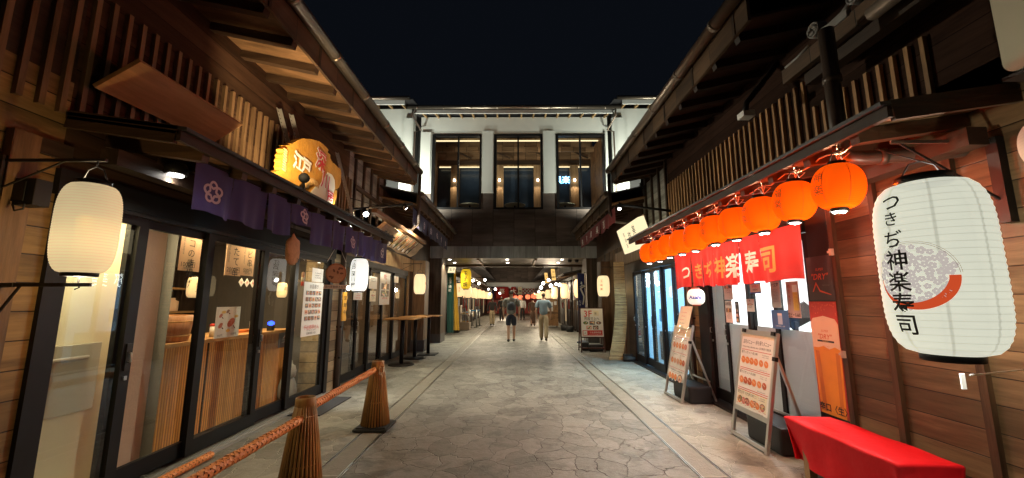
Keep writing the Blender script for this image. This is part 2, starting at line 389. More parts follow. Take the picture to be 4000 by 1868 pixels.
PLASTERW = plain('white_plaster', (.80, .82, .76), .8, 0, .06, 3, .15)
GREYP = plain('grey_panel', (.40, .37, .28), .55, 0, .06)
TILE = wood('brown_cladding', (.10, .075, .062), (.165, .13, .11), 'X', 'X', .75, .012, .5, 4)
ROOFT = plain('roof_sheet', (.05, .048, .05), .45, .3)
METALG = plain('grey_sheet_metal', (.36, .38, .38), .42, .5, .1)
PAPER = plain('paper', (.82, .80, .74), .7, 0, .04)
PAPERT = plain('tan_paper', (.80, .52, .32), .7, 0, .08)
INK = plain('ink', (.015, .013, .013), .6)
INKG = plain('grey_ink', (.16, .15, .15), .6)
REDINK = plain('red_ink', (.62, .045, .03), .6)
BLUEINK = plain('blue_ink', (.03, .09, .42), .6)
CREAM = plain('cream_paint', (.80, .74, .55), .6)
PURPLE = cloth('purple_cloth', (.054, .040, .135), .9, .15)
NAVY = cloth('navy_cloth', (.018, .02, .07), .9, .1)
REDCL = cloth('red_cloth', (.50, .030, .026), .8, .3)
REDBENCH = plain('red_vinyl_cloth', (.70, .010, .018), .55, 0, .14, 2.5, .45, .2)
GREENCL = cloth('green_cloth', (.012, .075, .055)); YELCL = cloth('yellow_cloth', (.62, .36, .03))
CREST = plain('crest_print', (.62, .52, .56), .8)
RUBBER = plain('black_rubber', (.014, .014, .014), .6, 0, .3, 12, .2)
GLASS = glass('window_glass'); GLASSD = glass('door_glass', (.88, .88, .84))
FROST = frosted('frosted_film', (.86, .88, .86))
WOK = plain('wood_tub', (.33, .15, .06), .5)
SKIN = plain('skin', (.50, .30, .20), .55); HAIR = plain('dark_hair', (.018, .013, .010), .5)
FOODC = [plain('food_colour', c, .4, 0, .3, 60) for c in ((.80, .25, .07), (.75, .40, .28), (.50, .10, .04), (.82, .62, .42), (.12, .22, .05), (.62, .20, .16), (.86, .80, .70), (.20, .10, .06), (.85, .50, .10))]
# ================================================================== SETTING
PAVE_C = paving('flagstones', 3.7, (.104, .100, .086), (.236, .226, .194), (.06, .054, .044), .0125)
PAVE_S = paving('side_flagstones', 3.7, (.13, .125, .104), (.275, .264, .222), (.38, .36, .295), .014)
SLAB = plain('slab_band', (.19, .175, .14), .5, 0, .35, 9, .5)
JOINT = plain('pale_joint', (.42, .40, .35), .7)
SLOT = plain('slot_shadow', (.01, .01, .01), .8)
b = MB(); b.faces([(-60, -30, 0), (60, -30, 0), (60, 120, 0), (-60, 120, 0)], [(0, 1, 2, 3)], PAVE_C)
tag(b.build('ground'), kind='structure')
for sx, x0, x1, xe in ((-1, 1.45, 1.68, 2.99), (1, 1.55, 1.78, 2.95)):
    b = MB(); b.faces([(sx * x1, -4, .004), (sx * xe, -4, .004), (sx * xe, 45, .004), (sx * x1, 45, .004)], [(0, 1, 2, 3)], PAVE_S)
    tag(b.build('pavement'), kind='structure')
    b = MB(); b.faces([(sx * x0, -4, .004), (sx * x1, -4, .004), (sx * x1, 45, .004), (sx * x0, 45, .004)], [(0, 1, 2, 3)], SLAB)
    for i in range(34): b.box(sx * x0, sx * x1, 1 + i * 1.3, 1.012 + i * 1.3, .0, .008, JOINT)
    for xx in (x0, x1):
        for d in (-.009, .009): b.box(sx * xx + d - .0035, sx * xx + d + .0035, -3, 44, 0, .009, STEEL)
        b.box(sx * xx - .006, sx * xx + .006, -3, 44, 0, .006, SLOT)
    tag(b.build('drain_channel'), kind='structure')

# ------------------------------------------------------------------ building kit
def canopy(root, sx, xw, xo, y0, y1, zo=2.55, rise=.11, lit=SOFFIT, n_step=.43):
    b = MB()
    def slope(dz, t, m, e=0):
        b.hexa([(sx * (xo - e), y0, zo + dz - t), (sx * (xw - .003), y0, zo + rise + dz - t), (sx * (xw - .003), y1, zo + rise + dz - t), (sx * (xo - e), y1, zo + dz - t),
                (sx * (xo - e), y0, zo + dz), (sx * (xw - .003), y0, zo + rise + dz), (sx * (xw - .003), y1, zo + rise + dz), (sx * (xo - e), y1, zo + dz)], m)
    slope(.028, .024, ROOFT, .05); slope(0, .02, lit)
    c = b.build('canopy', root)
    b = MB(); b.bar((sx * xo, y0, zo - .03), (sx * xo, y1, zo - .03), .03, .07, BEAM)
    b.build('fascia', c)
    b = MB(); b.bar((sx * (xo + .02), y0 + .015, zo - .02), (sx * (xw - .01), y0 + .015, zo + rise - .02), .03, .12, BEAMX); b.build('verge_board', c)
    y = y0 + .3
    while y < y1 - .1:
        r = MB(); r.bar((sx * (xo + .04), y, zo - .065), (sx * (xw - .01), y, zo + rise - .065), .065, .09, BEAMX); r.build('rafter', c); y += n_step
    b = MB(); b.box(sx * 2.66, sx * 2.78, y0 + .08, y1 - .05, zo - .2, zo - .09, BEAM); b.build('purlin', c)
    return c
def eave(root, sx, xw, xo, y0, y1, z, soffit, slope=.22, fz=.25, step=.45, gut=GUTTER, xr=6.5, raft=BEAMX):
    """upper roof: sheet, soffit boarding, fascia, gutter and the rafters below"""
    zs = lambda x: z + (x - xo) * slope
    b = MB()
    for dz, t, m, xa in ((fz + .02, .03, ROOFT, xo - .07), (.03, .025, soffit, xo + .02)):
        b.hexa([(sx * xa, y0, zs(xa) + dz - t), (sx * xr, y0, zs(xr) + dz - t), (sx * xr, y1, zs(xr) + dz - t), (sx * xa, y1, zs(xa) + dz - t),
                (sx * xa, y0, zs(xa) + dz), (sx * xr, y0, zs(xr) + dz), (sx * xr, y1, zs(xr) + dz), (sx * xa, y1, zs(xa) + dz)], m)
    b.bar((sx * xo, y1 + .012, z + fz * .5 - .02), (sx * xr, y1 + .012, zs(xr) + fz * .5 - .02), .03, fz + .06, FASCIA)
    rf = b.build('roof', root)
    b = MB(); b.box(sx * (xo - .015), sx * (xo + .015), y0, y1, z - .02, z + fz - .02, FASCIA)
    yy = y0 + .2
    while yy < y1: b.box(sx * (xo - .024), sx * (xo - .0155), yy, yy + .035, z - .02, z + fz - .02, BEAM); yy += .9
    b.build('fascia', rf)
    y = y0 + .25
    while y < y1 - .05:
        r = MB(); r.bar((sx * (xo + .02), y, z - .025), (sx * (xw - .005), y, zs(xw) - .025), .075, .105, raft); r.build('rafter', rf); y += step
    b = MB(); gx, gz = sx * (xo - .085), z + fz
    b.tube([(gx, y0, gz), (gx, y1, gz)], .062, gut, 14)
    yy = y0 + .4
    while yy < y1: b.tube([(gx, yy, gz), (gx, yy + .05, gz)], .069, gut, 14); yy += .9
    b.build('gutter', rf)
    return rf
def leaf(root, sx, X, y0, y1, z0=.05, z1=2.12, st=.075, rail=.13, alt=0, glassm=None, film=None, handle=0, fr=None):
    """one sliding door leaf; handle = +1/-1 stile that carries the pull"""
    fr = fr or BLACK; xi = X - sx * .0; x0, x1 = X + alt, X + alt + sx * .04
    b = MB(); b.box(x0, x1, y0, y0 + st, z0, z1, fr); b.box(x0, x1, y1 - st, y1, z0, z1, fr)
    b.box(x0, x1, y0 + st, y1 - st, z0, z0 + rail, fr); b.box(x0, x1, y0 + st, y1 - st, z1 - st, z1, fr)
    d = b.build('door', root)
    b = MB(); xm = (x0 + x1) / 2
    b.faces([(xm, y0 + st - .01, z0 + rail - .01), (xm, y1 - st + .01, z0 + rail - .01), (xm, y1 - st + .01, z1 - st + .01), (xm, y0 + st - .01, z1 - st + .01)], [(0, 1, 2, 3)], glassm or GLASSD)
    b.build('glass', d)
    if film:
        b = MB(); b.box(xm + sx * .004, xm + sx * .007, y0 + st, y1 - st, z0 + rail, film, FROST); b.build('frosted_film', d)
    if handle:
        yh = y1 - st / 2 if handle > 0 else y0 + st / 2
        b = MB(); xh = x0 - sx * .012
        b.box(x0, x0 - sx * .014, yh - .02, yh + .02, .92, 1.12, IRON); b.tube([(xh, yh, .98), (xh - sx * .022, yh, .985), (xh - sx * .022, yh, 1.05), (xh, yh, 1.055)], .007, STEEL, 6); b.box(x0, x0 - sx * .012, yh - .012, yh + .012, .85, .88, STEEL)
        b.build('handle', d)
    return d
def room(root, sx, xf, xb, y0, y1, z0, z1, wall, floor, ceil, name='interior'):
    b = MB(); X0, X1 = sx * xf, sx * xb
    b.faces([(X1, y0, z0), (X1, y1, z0), (X1, y1, z1), (X1, y0, z1)], [(0, 1, 2, 3)], wall)
    for y in (y0, y1): b.faces([(X0, y, z0), (X1, y, z0), (X1, y, z1), (X0, y, z1)], [(0, 1, 2, 3)], wall)
    b.faces([(X0, y0, z0), (X1, y0, z0), (X1, y1, z0), (X0, y1, z0)], [(0, 1, 2, 3)], floor)
    b.faces([(X0, y0, z1), (X1, y0, z1), (X1, y1, z1), (X0, y1, z1)], [(0, 1, 2, 3)], ceil)
    return b.build(name, root, recalc=False)
def slat_screen(root, sx, X, y0, y1, z0, ztop, m=SLAT, pitch=.115, w=.05, d=.045, back=None):
    b = MB(); y = y0
    while y < y1:
        z1 = ztop(y) if callable(ztop) else ztop
        b.box(X, X - sx * d, y, y + w, z0, z1, m); y += pitch
    return b.build('slat_screen', root)

# ================================================================== LEFT NEAR BUILDING
LX = 2.97
LA = thing('timber_shop_building', 'dark timber shop building hung with purple curtains, golden cut-out sign above its canopy', 'building', (-LX, 4, 0))
b = MB()
b.box(-LX, -LX - .12, -3, 2.52, 0, 2.9, WOOD_H)
b.box(-LX + .05, -LX, 2.22, 2.36, 0, 2.45, wood('pale_post', (.10, .055, .028), (.22, .125, .06), 'Z'))
b.box(-LX + .03, -LX, 2.36, 2.56, 2.36, 2.46, BEAM)
b.box(-LX, -LX - .12, 2.52, 6.98, 2.22, 4.5, wood('upper_boards', (.035, .018, .011), (.085, .046, .026), 'Y', 'Z', .2, .02, .8, spec=.1))
b.box(-LX, -LX - .12, 6.98, 9.0, 2.7, 4.5, GREYB); b.box(-LX, -LX - .12, -3, 2.52, 2.9, 4.5, BEAM)
b.box(-LX, -3.4, 6.58, 6.98, 0, 2.3, wood('stacked_blocks', (.22, .16, .09), (.36, .27, .16), 'Y', 'Z', .16, .04))
b.build('wall', LA)
b = MB(); b.box(-LX + .03, -LX - .1, 2.52, 2.585, 0, 2.22, BLACK); b.box(-LX + .03, -LX - .1, 6.47, 6.58, 0, 2.22, BLACK)
b.box(-LX + .04, -LX - .1, 2.5, 6.6, 2.13, 2.3, BLACK); b.box(-LX + .03, -LX - .02, 2.585, 6.47, 2.10, 2.13, IRON)
b.build('door_frame', LA)
edges = [2.585, 3.17, 3.93, 4.80, 5.53, 6.47]
for i in range(5): leaf(LA, -1, -LX, edges[i] - (.06 if i else 0), edges[i + 1] + (.05 if i < 4 else 0), alt=-.045 if i % 2 else .0, handle=(1 if i in (0, 1, 2) else 0), st=.085)
b = MB(); b.box(-2.99, -2.86, 2.5, 6.6, .004, .03, ALU); b.box(-2.955, -2.945, 2.5, 6.6, .03, .045, STEEL); b.box(-2.905, -2.895, 2.5, 6.6, .03, .045, ALU); b.build('door_track', LA)
canopy(LA, -1, LX, 2.2, 2.5, 7.2, lit=SOFFIT)
eave(LA, -1, LX, 2.12, -2.5, 8.45, 3.96, SOFFIT)
slat_screen(LA, -1, -LX, 1.4, 7.15, 2.66, 3.62, SLAT, .115, .034, .032)
b = MB()
for y in (7.2, 7.62, 8.04, 8.46, 8.88): b.box(-LX + .04, -LX, y, y + .06, 2.7, 4.2, BEAM)
b.box(-LX + .05, -LX, 7.2, 8.94, 3.5, 3.58, BEAM)
b.build('window_lattice', LA)
b = MB(); b.tube([(-2.06, 8.52, 4.18), (-2.06, 8.52, 3.1), (-2.2, 8.56, 2.95), (-2.9, 8.6, 2.92)], .035, PIPE); b.build('downpipe', LA)
b = MB(); b.tube([(-2.93, 6.9, 2.5), (-2.93, 6.9, .02)], .045, PIPE, 12); b.box(-2.97, -2.88, 6.86, 6.94, 1.0, 1.03, IRON); b.box(-2.97, -2.88, 6.86, 6.94, .5, .53, IRON)
b.build('downpipe', LA)
b = MB(); b.tube([(-LX, 6.84, 3.0), (-2.05, 7.95, 3.38)], .022, BLACK, 8); b.tube([(-LX, 6.84, 3.25), (-2.5, 7.4, 3.19)], .008, BLACK, 6); b.build('stay_rod', LA)
for y, x in ((4.62, -2.86), (4.78, -2.80), (6.1, -2.8)):                # slotted steel angle braces
    b = MB(); a, c = V((x, y - .05, 3.75)), V((x + .22, y + .28, 2.64)); n = 26
    for i in range(n):
        p = a.lerp(c, i / n); q = a.lerp(c, (i + .55) / n); b.bar(p, q, .042, .006, ALU, (1, .3, 0))
    for o_ in (-.019, .019): b.bar(a + V((0, o_, 0)), c + V((0, o_, 0)), .006, .007, ALU, (1, .3, 0))
    b.bar(a + V((.018, .02, 0)), c + V((.018, .02, 0)), .005, .036, ALU, (1, .3, 0)); b.build('slotted_brace', LA)
# interior: pale plaster room behind the first leaf, dark kitchen behind the counter
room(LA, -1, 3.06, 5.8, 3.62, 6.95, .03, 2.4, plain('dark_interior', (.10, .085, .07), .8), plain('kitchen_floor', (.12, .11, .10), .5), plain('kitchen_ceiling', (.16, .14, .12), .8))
b = MB(); b.box(-3.34, -3.44, 2.4, 3.42, .03, 2.35, PLASTER); b.box(-3.16, -3.44, 3.42, 3.62, .03, 2.35, plain('pink_plaster', (.62, .46, .36), .85, 0, .08, 9, .3)); b.box(-3.06, -3.34, 2.38, 2.42, .03, 2.35, PLASTER)
b.faces([(-3.06, 2.4, .03), (-3.44, 2.4, .03), (-3.44, 3.6, .03), (-3.06, 3.6, .03)], [(0, 1, 2, 3)], GREYP)
b.build('inner_wall', LA)
lamp('AREA', (-3.2, 3.0, 2.28), 44, (1, .88, .56), .25, (-3.25, 3.0, 0))
lamp('AREA', (-3.17, 4.9, 2.28), 48, (1, .78, .44), .3, (-3.3, 4.9, 0))
lamp('AREA', (-3.17, 4.0, 2.28), 36, (1, .78, .46), .25, (-3.3, 4.0, 0))
lamp('AREA', (-3.17, 5.8, 2.28), 30, (1, .78, .46), .25, (-3.3, 5.8, 0))
lamp('POINT', (-4.6, 5.4, 2.1), 12, (1, .8, .55), .1)
lamp('POINT', (-4.2, 8.8, 2.2), 40, (1, .8, .55), .1)

# ================================================================== LEFT FAR BUILDING
LB = thing('timber_shop_building', 'timber building beyond the purple curtains, blue curtain strip under its low eave, beside the bridge', 'building', (-LX, 10.5, 0))
b = MB()
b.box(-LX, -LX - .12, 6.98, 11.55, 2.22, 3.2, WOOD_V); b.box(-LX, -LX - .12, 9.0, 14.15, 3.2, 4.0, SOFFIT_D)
b.box(-LX - .12, -LX, 11.25, 14.15, 0, 3.2, wood('dark_wall_boards', (.05, .032, .02), (.12, .08, .05), 'Z', 'Y', .22, .03))  # dark brown vertical boards
b.box(-LX, -2.62, 11.9, 12.45, .0, 2.62, COLW); b.box(-LX, -2.58, 11.86, 12.49, 0, .32, plain('plinth', (.10, .09, .08), .6))
b.build('wall', LB)
b = MB(); b.box(-LX + .03, -LX - .1, 6.98, 7.08, 0, 2.22, BLACK); b.box(-LX + .035, -LX - .1, 6.98, 11.3, 2.12, 2.24, BLACK); b.box(-LX + .05, -LX - .1, 11.2, 11.3, 0, 2.5, COLW); b.box(-LX + .03, -LX, 7.0, 11.2, 2.24, 2.28, SLAT)
b.build('door_frame', LB)
e2 = [7.08, 7.72, 8.42, 9.2, 10.1, 11.2]
for i in range(5): leaf(LB, -1, -LX, e2[i] - (.05 if i else 0), e2[i + 1] + (.05 if i < 4 else 0), alt=-.045 if i % 2 else 0, handle=1 if i in (0, 1) else 0)
slat_screen(LB, -1, -LX + .02, 9.15, 11.6, 2.26, 2.6, SLAT_L, .085, .05)
eave(LB, -1, LX, 2.12, 8.62, 13.75, 3.52, SOFFIT, gut=GUTTERD, raft=BEAMX)
room(LB, -1, 3.06, 6.2, 7.05, 11.4, .03, 2.4, plain('warm_interior', (.34, .24, .15), .8), plain('shop_floor', (.12, .11, .10), .5), plain('shop_ceiling', (.22, .19, .15), .8))
b = MB()
for y in (8.0, 9.4): b.box(-4.2, -4.9, y, y + .9, .72, .76, TABLEW); b.box(-4.5, -4.58, y + .4, y + .48, .03, .72, BLACK)
b.build('indoor_table', LB)

# ================================================================== RIGHT NEAR BUILDING
RX = 2.92
RA = thing('timber_shop_building', 'sushi shop building with slatted upper wall and row of orange lanterns under its canopy', 'building', (RX, 4, 0))
b = MB()
b.box(RX, RX + .12, -3, 3.72, 0, 2.9, WOOD_HR)
for y in (-.6, .5, 1.55, 2.58, 3.17, 3.62): b.box(RX - .035, RX, y, y + .05, 0, 2.5, wood('batten', (.045, .022, .012), (.12, .06, .03), 'Z'))
b.box(RX - .06, RX, 1.85, 2.0, 0, 2.6, BEAM)
b.box(RX, RX + .12, -3, 9.0, 2.7, 4.5, wood('upper_dark_boards', (.02, .011, .008), (.05, .026, .018), 'Y', 'Z', .2, .02, .85, spec=.05))
b.box(RX, RX + .12, 3.72, 6.9, 2.28, 2.7, BEAM)
b.box(RX, RX + .3, 6.2, 6.5, 0, 2.28, BLACKM); b.box(RX, RX + .3, 6.5, 6.92, 0, 2.28, WOOD_H)
b.box(RX - .0, RX + .12, 3.72, 4.0, 0, 2.28, BLACKM)
b.box(RX - .005, RX, 7.42, 8.95, 2.72, 4.0, GREYB)
b.build('wall', RA)
b = MB()
for y in (7.42, 7.8, 8.2, 8.6, 8.9): b.box(RX - .045, RX - .005, y, y + .06, 2.72, 4.1, BEAM)
b.build('window_lattice', RA)
e3 = [4.0, 4.62, 5.14, 5.70, 6.2]
b = MB(); b.box(RX - .03, RX + .1, 4.0, 6.2, 2.13, 2.28, BLACK); b.build('door_frame', RA)
for i in range(4): leaf(RA, 1, RX, e3[i] - (.05 if i else 0), e3[i + 1], alt=.045 if i % 2 else 0, handle=1 if i > 0 else 0, st=.06, film=1.14 if i < 3 else 2.05, rail=.15, glassm=GLASS)
b = MB(); b.box(RX - .12, RX + .1, 3.95, 6.25, .004, .03, IRON); b.build('door_track', RA)
canopy(RA, 1, RX, 2.15, 2.18, 7.45, lit=SOFFIT)
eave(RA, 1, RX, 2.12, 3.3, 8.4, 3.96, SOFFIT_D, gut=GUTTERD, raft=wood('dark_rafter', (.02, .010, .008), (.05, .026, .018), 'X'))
slat_screen(RA, 1, RX, 2.62, 7.4, 2.68, lambda y: 3.62 if y > 3.75 else 3.3, wood('dim_slat_wood', (.30, .16, .07), (.52, .29, .13), 'Z'), .115, .03, .032)
b = MB(); b.tube([(2.06, 8.48, 4.18), (2.06, 8.48, 3.3), (2.2, 8.52, 3.12), (2.9, 8.56, 3.08)], .035, PIPE); b.build('downpipe', RA)
b = MB(); b.tube([(2.86, 6.66, 2.45), (2.86, 6.66, .02)], .045, PIPE, 12); b.box(2.92, 2.83, 6.62, 6.70, 1.15, 1.18, IRON); b.build('downpipe', RA)
b = MB(); b.tube([(RX, 7.25, 3.07), (2.05, 7.75, 3.31)], .024, BLACK, 8); b.build('stay_rod', RA)
b = MB(); b.tube([(RX, 4.15, 4.05), (2.8, 4.12, 3.9), (2.5, 4.08, 3.55), (2.46, 4.05, 3.42)], .03, IRON, 8); b.box(2.40, 2.52, 3.98, 4.10, 3.36, 3.42, WHITE); b.build('bracket_arm', RA)
# lower eave of the part nearest the viewer, with its ornamental ridge ends and the big downpipe
b = MB(); zz = lambda x: 3.5 + (x - 2.5) * .30
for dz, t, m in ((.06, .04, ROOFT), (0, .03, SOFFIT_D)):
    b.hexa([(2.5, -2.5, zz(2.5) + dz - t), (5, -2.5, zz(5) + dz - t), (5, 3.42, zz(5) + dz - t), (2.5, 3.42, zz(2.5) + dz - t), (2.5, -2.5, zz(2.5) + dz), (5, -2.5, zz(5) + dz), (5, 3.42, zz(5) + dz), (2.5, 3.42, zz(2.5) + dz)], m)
b.bar((2.49, -2.5, 3.47), (2.49, 3.45, 3.47), .05, .13, FASCIA); b.bar((2.6, -2.5, 3.36), (2.6, 3.3, 3.36), .1, .1, BEAM)
b.bar((2.52, 3.43, 3.5), (5, 3.43, 4.22), .04, .14, FASCIA)
le = b.build('lower_roof', RA)
b = MB(); TILEM = plain('roof_tile_grey', (.22, .21, .20), .5, 0, .2, 12)
for (y, z, r) in ((3.02, 3.64, .065), (2.63, 3.63, .06)):
    O = V((2.455, y, z)); b.lathe([(r * .999, -.02), (r, .02)], TILEM, (0, 0, 0), 20) if 0 else None
    u, v_ = V((0, -1, 0)), V((0, 0, 1))
    b.prism([(r * math.cos(a * .3142), r * math.sin(a * .3142)) for a in range(20)], O, u, v_, .07, TILEM)
    ring = [O + V((-.006, r * .86 * math.cos(a * .2618), r * .86 * math.sin(a * .2618))) for a in range(25)]
    b.tube(ring, .008, TILEM, 6, False)
    for k in range(3):
        a0 = k * 2.094; pts = [O + V((-.008, rr * r * math.cos(a0 + t), rr * r * math.sin(a0 + t))) for rr, t in ((.32, 0), (.42, .5), (.52, 1.0), (.58, 1.5), (.62, 2.0))]
        b.tube(pts, [.018, .015, .011, .007, .003], TILEM, 6)
b.tube([(2.47, 2.96, 3.585), (2.47, 2.85, 3.575), (2.47, 2.75, 3.58), (2.47, 2.68, 3.61)], .02, TILEM, 8)
b.tube([(2.47, 3.40, 3.54), (2.47, 3.25, 3.54), (2.47, 3.1, 3.56)], .012, TILEM, 8); b.box(2.45, 2.49, 2.7, 2.95, 3.52, 3.575, TILEM)
b.build('ridge_ornament', le)
b = MB(); b.tube([(2.44, 2.5, 3.38), (2.44, -2.5, 3.38)], .05, GUTTERD, 12)
b.tube([(2.3, 2.72, 3.42), (2.3, 2.72, 2.5), (2.33, 2.71, 2.44), (2.42, 2.69, 2.425), (2.86, 2.55, 2.42), (3.0, 2.5, 2.42)], .05, PIPE, 14)
b.tube([(2.3, 2.72, 3.0), (2.3, 2.72, 3.05)], .058, PIPE, 14); b.tube([(2.5, 2.665, 2.425), (2.54, 2.653, 2.425)], .057, PIPE, 14); b.build('downpipe', RA)
SHOPW = plain('bright_interior', (.74, .76, .75), .8, 0, .04, 2)
room(RA, 1, 3.0, 5.6, 3.98, 6.5, .03, 2.5, SHOPW, plain('pale_floor', (.35, .33, .30), .4), SHOPW)
b = MB(); b.box(4.0, 4.5, 4.2, 6.2, .03, 1.0, SHOPW); b.box(3.95, 4.55, 4.15, 6.25, 1.0, 1.04, WHITE); b.box(3.3, 3.65, 5.2, 6.1, .03, .95, WHITE); b.build('inner_counter', RA)
PANEL = emit('ceiling_panel_light', (.95, .98, 1), 12.0)
b = MB(); b.box(3.5, 3.9, 4.3, 6.1, 2.46, 2.49, PANEL); b.build('ceiling_light', RA)
lamp('AREA', (3.75, 5.1, 2.42), 26, (.96, .98, 1), .8, (3.7, 5.1, 0)); lamp('AREA', (3.2, 5.1, 2.42), 150, (.96, .98, 1), .3, (3.3, 5.1, 0))

# ================================================================== RIGHT FAR BUILDING
RB = thing('timber_shop_building', 'brown board-clad building with tall blue-lit glass doors and a red curtain strip under its eave', 'building', (RX, 10.5, 0))
b = MB()
b.box(RX, RX + .12, 10.42, 14.15, 0, 3.2, WOOD_V); b.box(RX, RX + .12, 9.0, 14.15, 3.2, 4.0, SOFFIT_D); b.box(RX, RX + .12, 6.92, 10.42, 2.28, 3.2, BEAM)
b.box(RX - .05, RX, 7.5, 11.4, 2.38, 2.75, wood('ribbed_band', (.16, .10, .055), (.28, .185, .105), 'Z', 'Y', .055, .12))
b.box(RX - .02, RX + .2, 9.9, 10.42, 0, 2.28, BEAM)
b.box(2.62, 2.92, 12.2, 12.7, 0, 2.62, WOOD_V)
b.build('wall', RB)
b = MB()
for i in range(20): b.box(RX - .03, RX - .001, 10.75 + i * .16, 10.81 + i * .16, 0, 2.9, wood('rib', (.09, .06, .035), (.2, .135, .08), 'Z') if i == 0 else b.mats[0])
b.build('cladding_ribs', RB)
e4 = [6.95, 7.52, 8.12, 8.72, 9.3, 9.92]
b = MB(); b.box(RX - .03, RX + .1, 6.92, 9.95, 2.13, 2.28, BLACK); b.build('door_frame', RB)
for i in range(5): leaf(RB, 1, RX, e4[i] - (.04 if i else 0), e4[i + 1], alt=.045 if i % 2 else 0, handle=1 if i > 0 else 0, st=.065, rail=.16, glassm=GLASS)
b = MB(); b.box(RX - .1, RX + .1, 6.9, 9.95, .004, .03, IRON); b.build('door_track', RB)
BLUEW = plain('blue_white_wall', (.48, .70, .86), .7, 0, .04, 2)
room(RB, 1, 3.0, 4.3, 6.94, 10.3, .03, 2.6, BLUEW, plain('blue_floor', (.30, .38, .42), .3), BLUEW)
b = MB()
for y in (7.3, 8.6, 9.5): b.box(3.2, 4.2, y, y + .07, 2.55, 2.58, emit('cool_tube', (.75, .92, 1), 46.0) if y == 7.3 else b.mats[0])
b.build('ceiling_light', RB)
b = MB(); b.box(3.3, 3.9, 7.1, 7.9, .03, .95, plain('cabinet', (.16, .17, .18), .5)); b.box(3.6, 4.4, 9.6, 10.2, .03, .7, BLACKM); b.box(3.5, 3.55, 9.55, 9.9, .95, 1.25, plain('tablet_screen', (.1, .4, .7), .2)); b.build('cabinet', RB)
lamp('AREA', (3.6, 8.4, 2.5), 130, (.45, .80, 1), 1.0, (3.6, 8.4, 0)); lamp('AREA', (3.15, 8.4, 2.5), 60, (.45, .80, 1), .3, (3.2, 8.4, 0))
eave(RB, 1, RX, 2.12, 8.6, 13.75, 3.52, SOFFIT, gut=GUTTERD)

# ================================================================== BRIDGE BUILDING
BY = 14.2
BR = thing('bridge_building', 'white plastered bridge building with three tall dark windows spanning the street', 'building', (0, BY, 0))
def bx(px): return survey(px, 525, Y=BY).x
wins = [(survey(1690, 525, Y=BY).x, survey(1882, 525, Y=BY).x), (survey(1930, 525, Y=BY).x, survey(2118, 525, Y=BY).x), (survey(2170, 525, Y=BY).x, survey(2360, 525, Y=BY).x)]
zt = survey(2000, 525, Y=BY).z; zb = survey(2000, 818, Y=BY).z; zw = survey(2000, 755, Y=BY).z; ztop = survey(2000, 478, Y=BY).z
XL, XR = survey(1645, 500, Y=BY).x, survey(2372, 500, Y=BY).x
b = MB(); xs = [XL] + [x for q in wins for x in q] + [XR]
b.box(XL, XR, BY, BY + .25, zt, ztop + .2, PLASTERW)
for i in range(0, 8, 2):
    b.box(xs[i], xs[i + 1], BY, BY + .25, zw, zt, PLASTERW); b.box(xs[i], xs[i + 1], BY, BY + .25, zb, zw, TILE)
    if 0 < i < 6: b.box(xs[i] + .03, xs[i + 1] - .03, BY - .05, BY, zw + .01, zt + .12, PLASTERW)
for i in (0, 6): b.box(xs[i] + .02, xs[i + 1] - .05, BY - .08, BY, zw + .01 - 1.0 * 0, zt + .06, PLASTERW)
b.box(XL, XR, BY + .05, BY + .25, 2.97, zb, TILE)
b.box(XL, XR, BY, BY + .05, 3.35, zb, TILE)
b.box(-8, -XR * 0 + XL - .28, BY + .15, BY + .4, 3.4, 8.62, PLASTERW); b.box(XR + .28, 8, BY + .15, BY + .4, 3.4, 8.62, PLASTERW)
b.box(XL - .62, XL - .3, BY + .02, BY + .15, 3.6, 8.2, PLASTERW); b.box(XR + .18, XR + .62, BY + .02, BY + .15, 3.6, 8.2, PLASTERW)
b.box(XL - .28, XL, BY + .3, BY + .4, 3.2, 8.0, BLACKM); b.box(XR, XR + .28, BY + .3, BY + .4, 3.2, 8.0, BLACKM)
for sx in (-1, 1): b.box(sx * 4.25, sx * 8, BY + .12, BY + .16, 4.0, 7.45, BLACKM)
b.build('wall', BR)
b = MB(); b.box(XL, XR, BY - .02, BY, 2.93, 3.35, wood('seamed_metal', (.26, .27, .26), (.36, .37, .36), 'Z', 'X', .42, .012, .5, 3)); b.box(-3.3, 3.3, BY, 17.3, 2.93, 2.97, wood('bridge_soffit', (.10, .08, .06), (.17, .13, .10), 'X', 'Y', .6, .01, .5, 4))
for x in (-1.35, .75): b.box(x, x + .08, BY + .3, 17.0, 2.89, 2.93, COLW)
b.box(-3.3, 3.3, 17.0, 17.3, 2.86, 2.93, BEAMX)
b.build('soffit', BR)
for i, (a, c) in enumerate(wins):
    b = MB(); f = .07
    b.box(a, a + f + .03, BY - .03, BY + .2, zb, zt, BLACK); b.box(c - f, c, BY - .03, BY + .2, zb, zt, BLACK); b.box(a + f + .03, c - f, BY - .03, BY + .2, zt - f, zt, BLACK); b.box(a + f + .03, c - f, BY - .03, BY + .2, zb, zb + f, BLACK)
    m_ = a + (c - a) * (.5 if i != 0 else .53); b.box(m_ - .03, m_ + .03, BY + .02, BY + .1, zb + f, zt - f, BLACK)
    wn_ = b.build('window', BR)
    b = MB(); b.faces([(a + f, BY + .06, zb + f), (c - f, BY + .06, zb + f), (c - f, BY + .06, zt - f), (a + f, BY + .06, zt - f)], [(0, 1, 2, 3)], GLASS); b.build('pane', wn_)
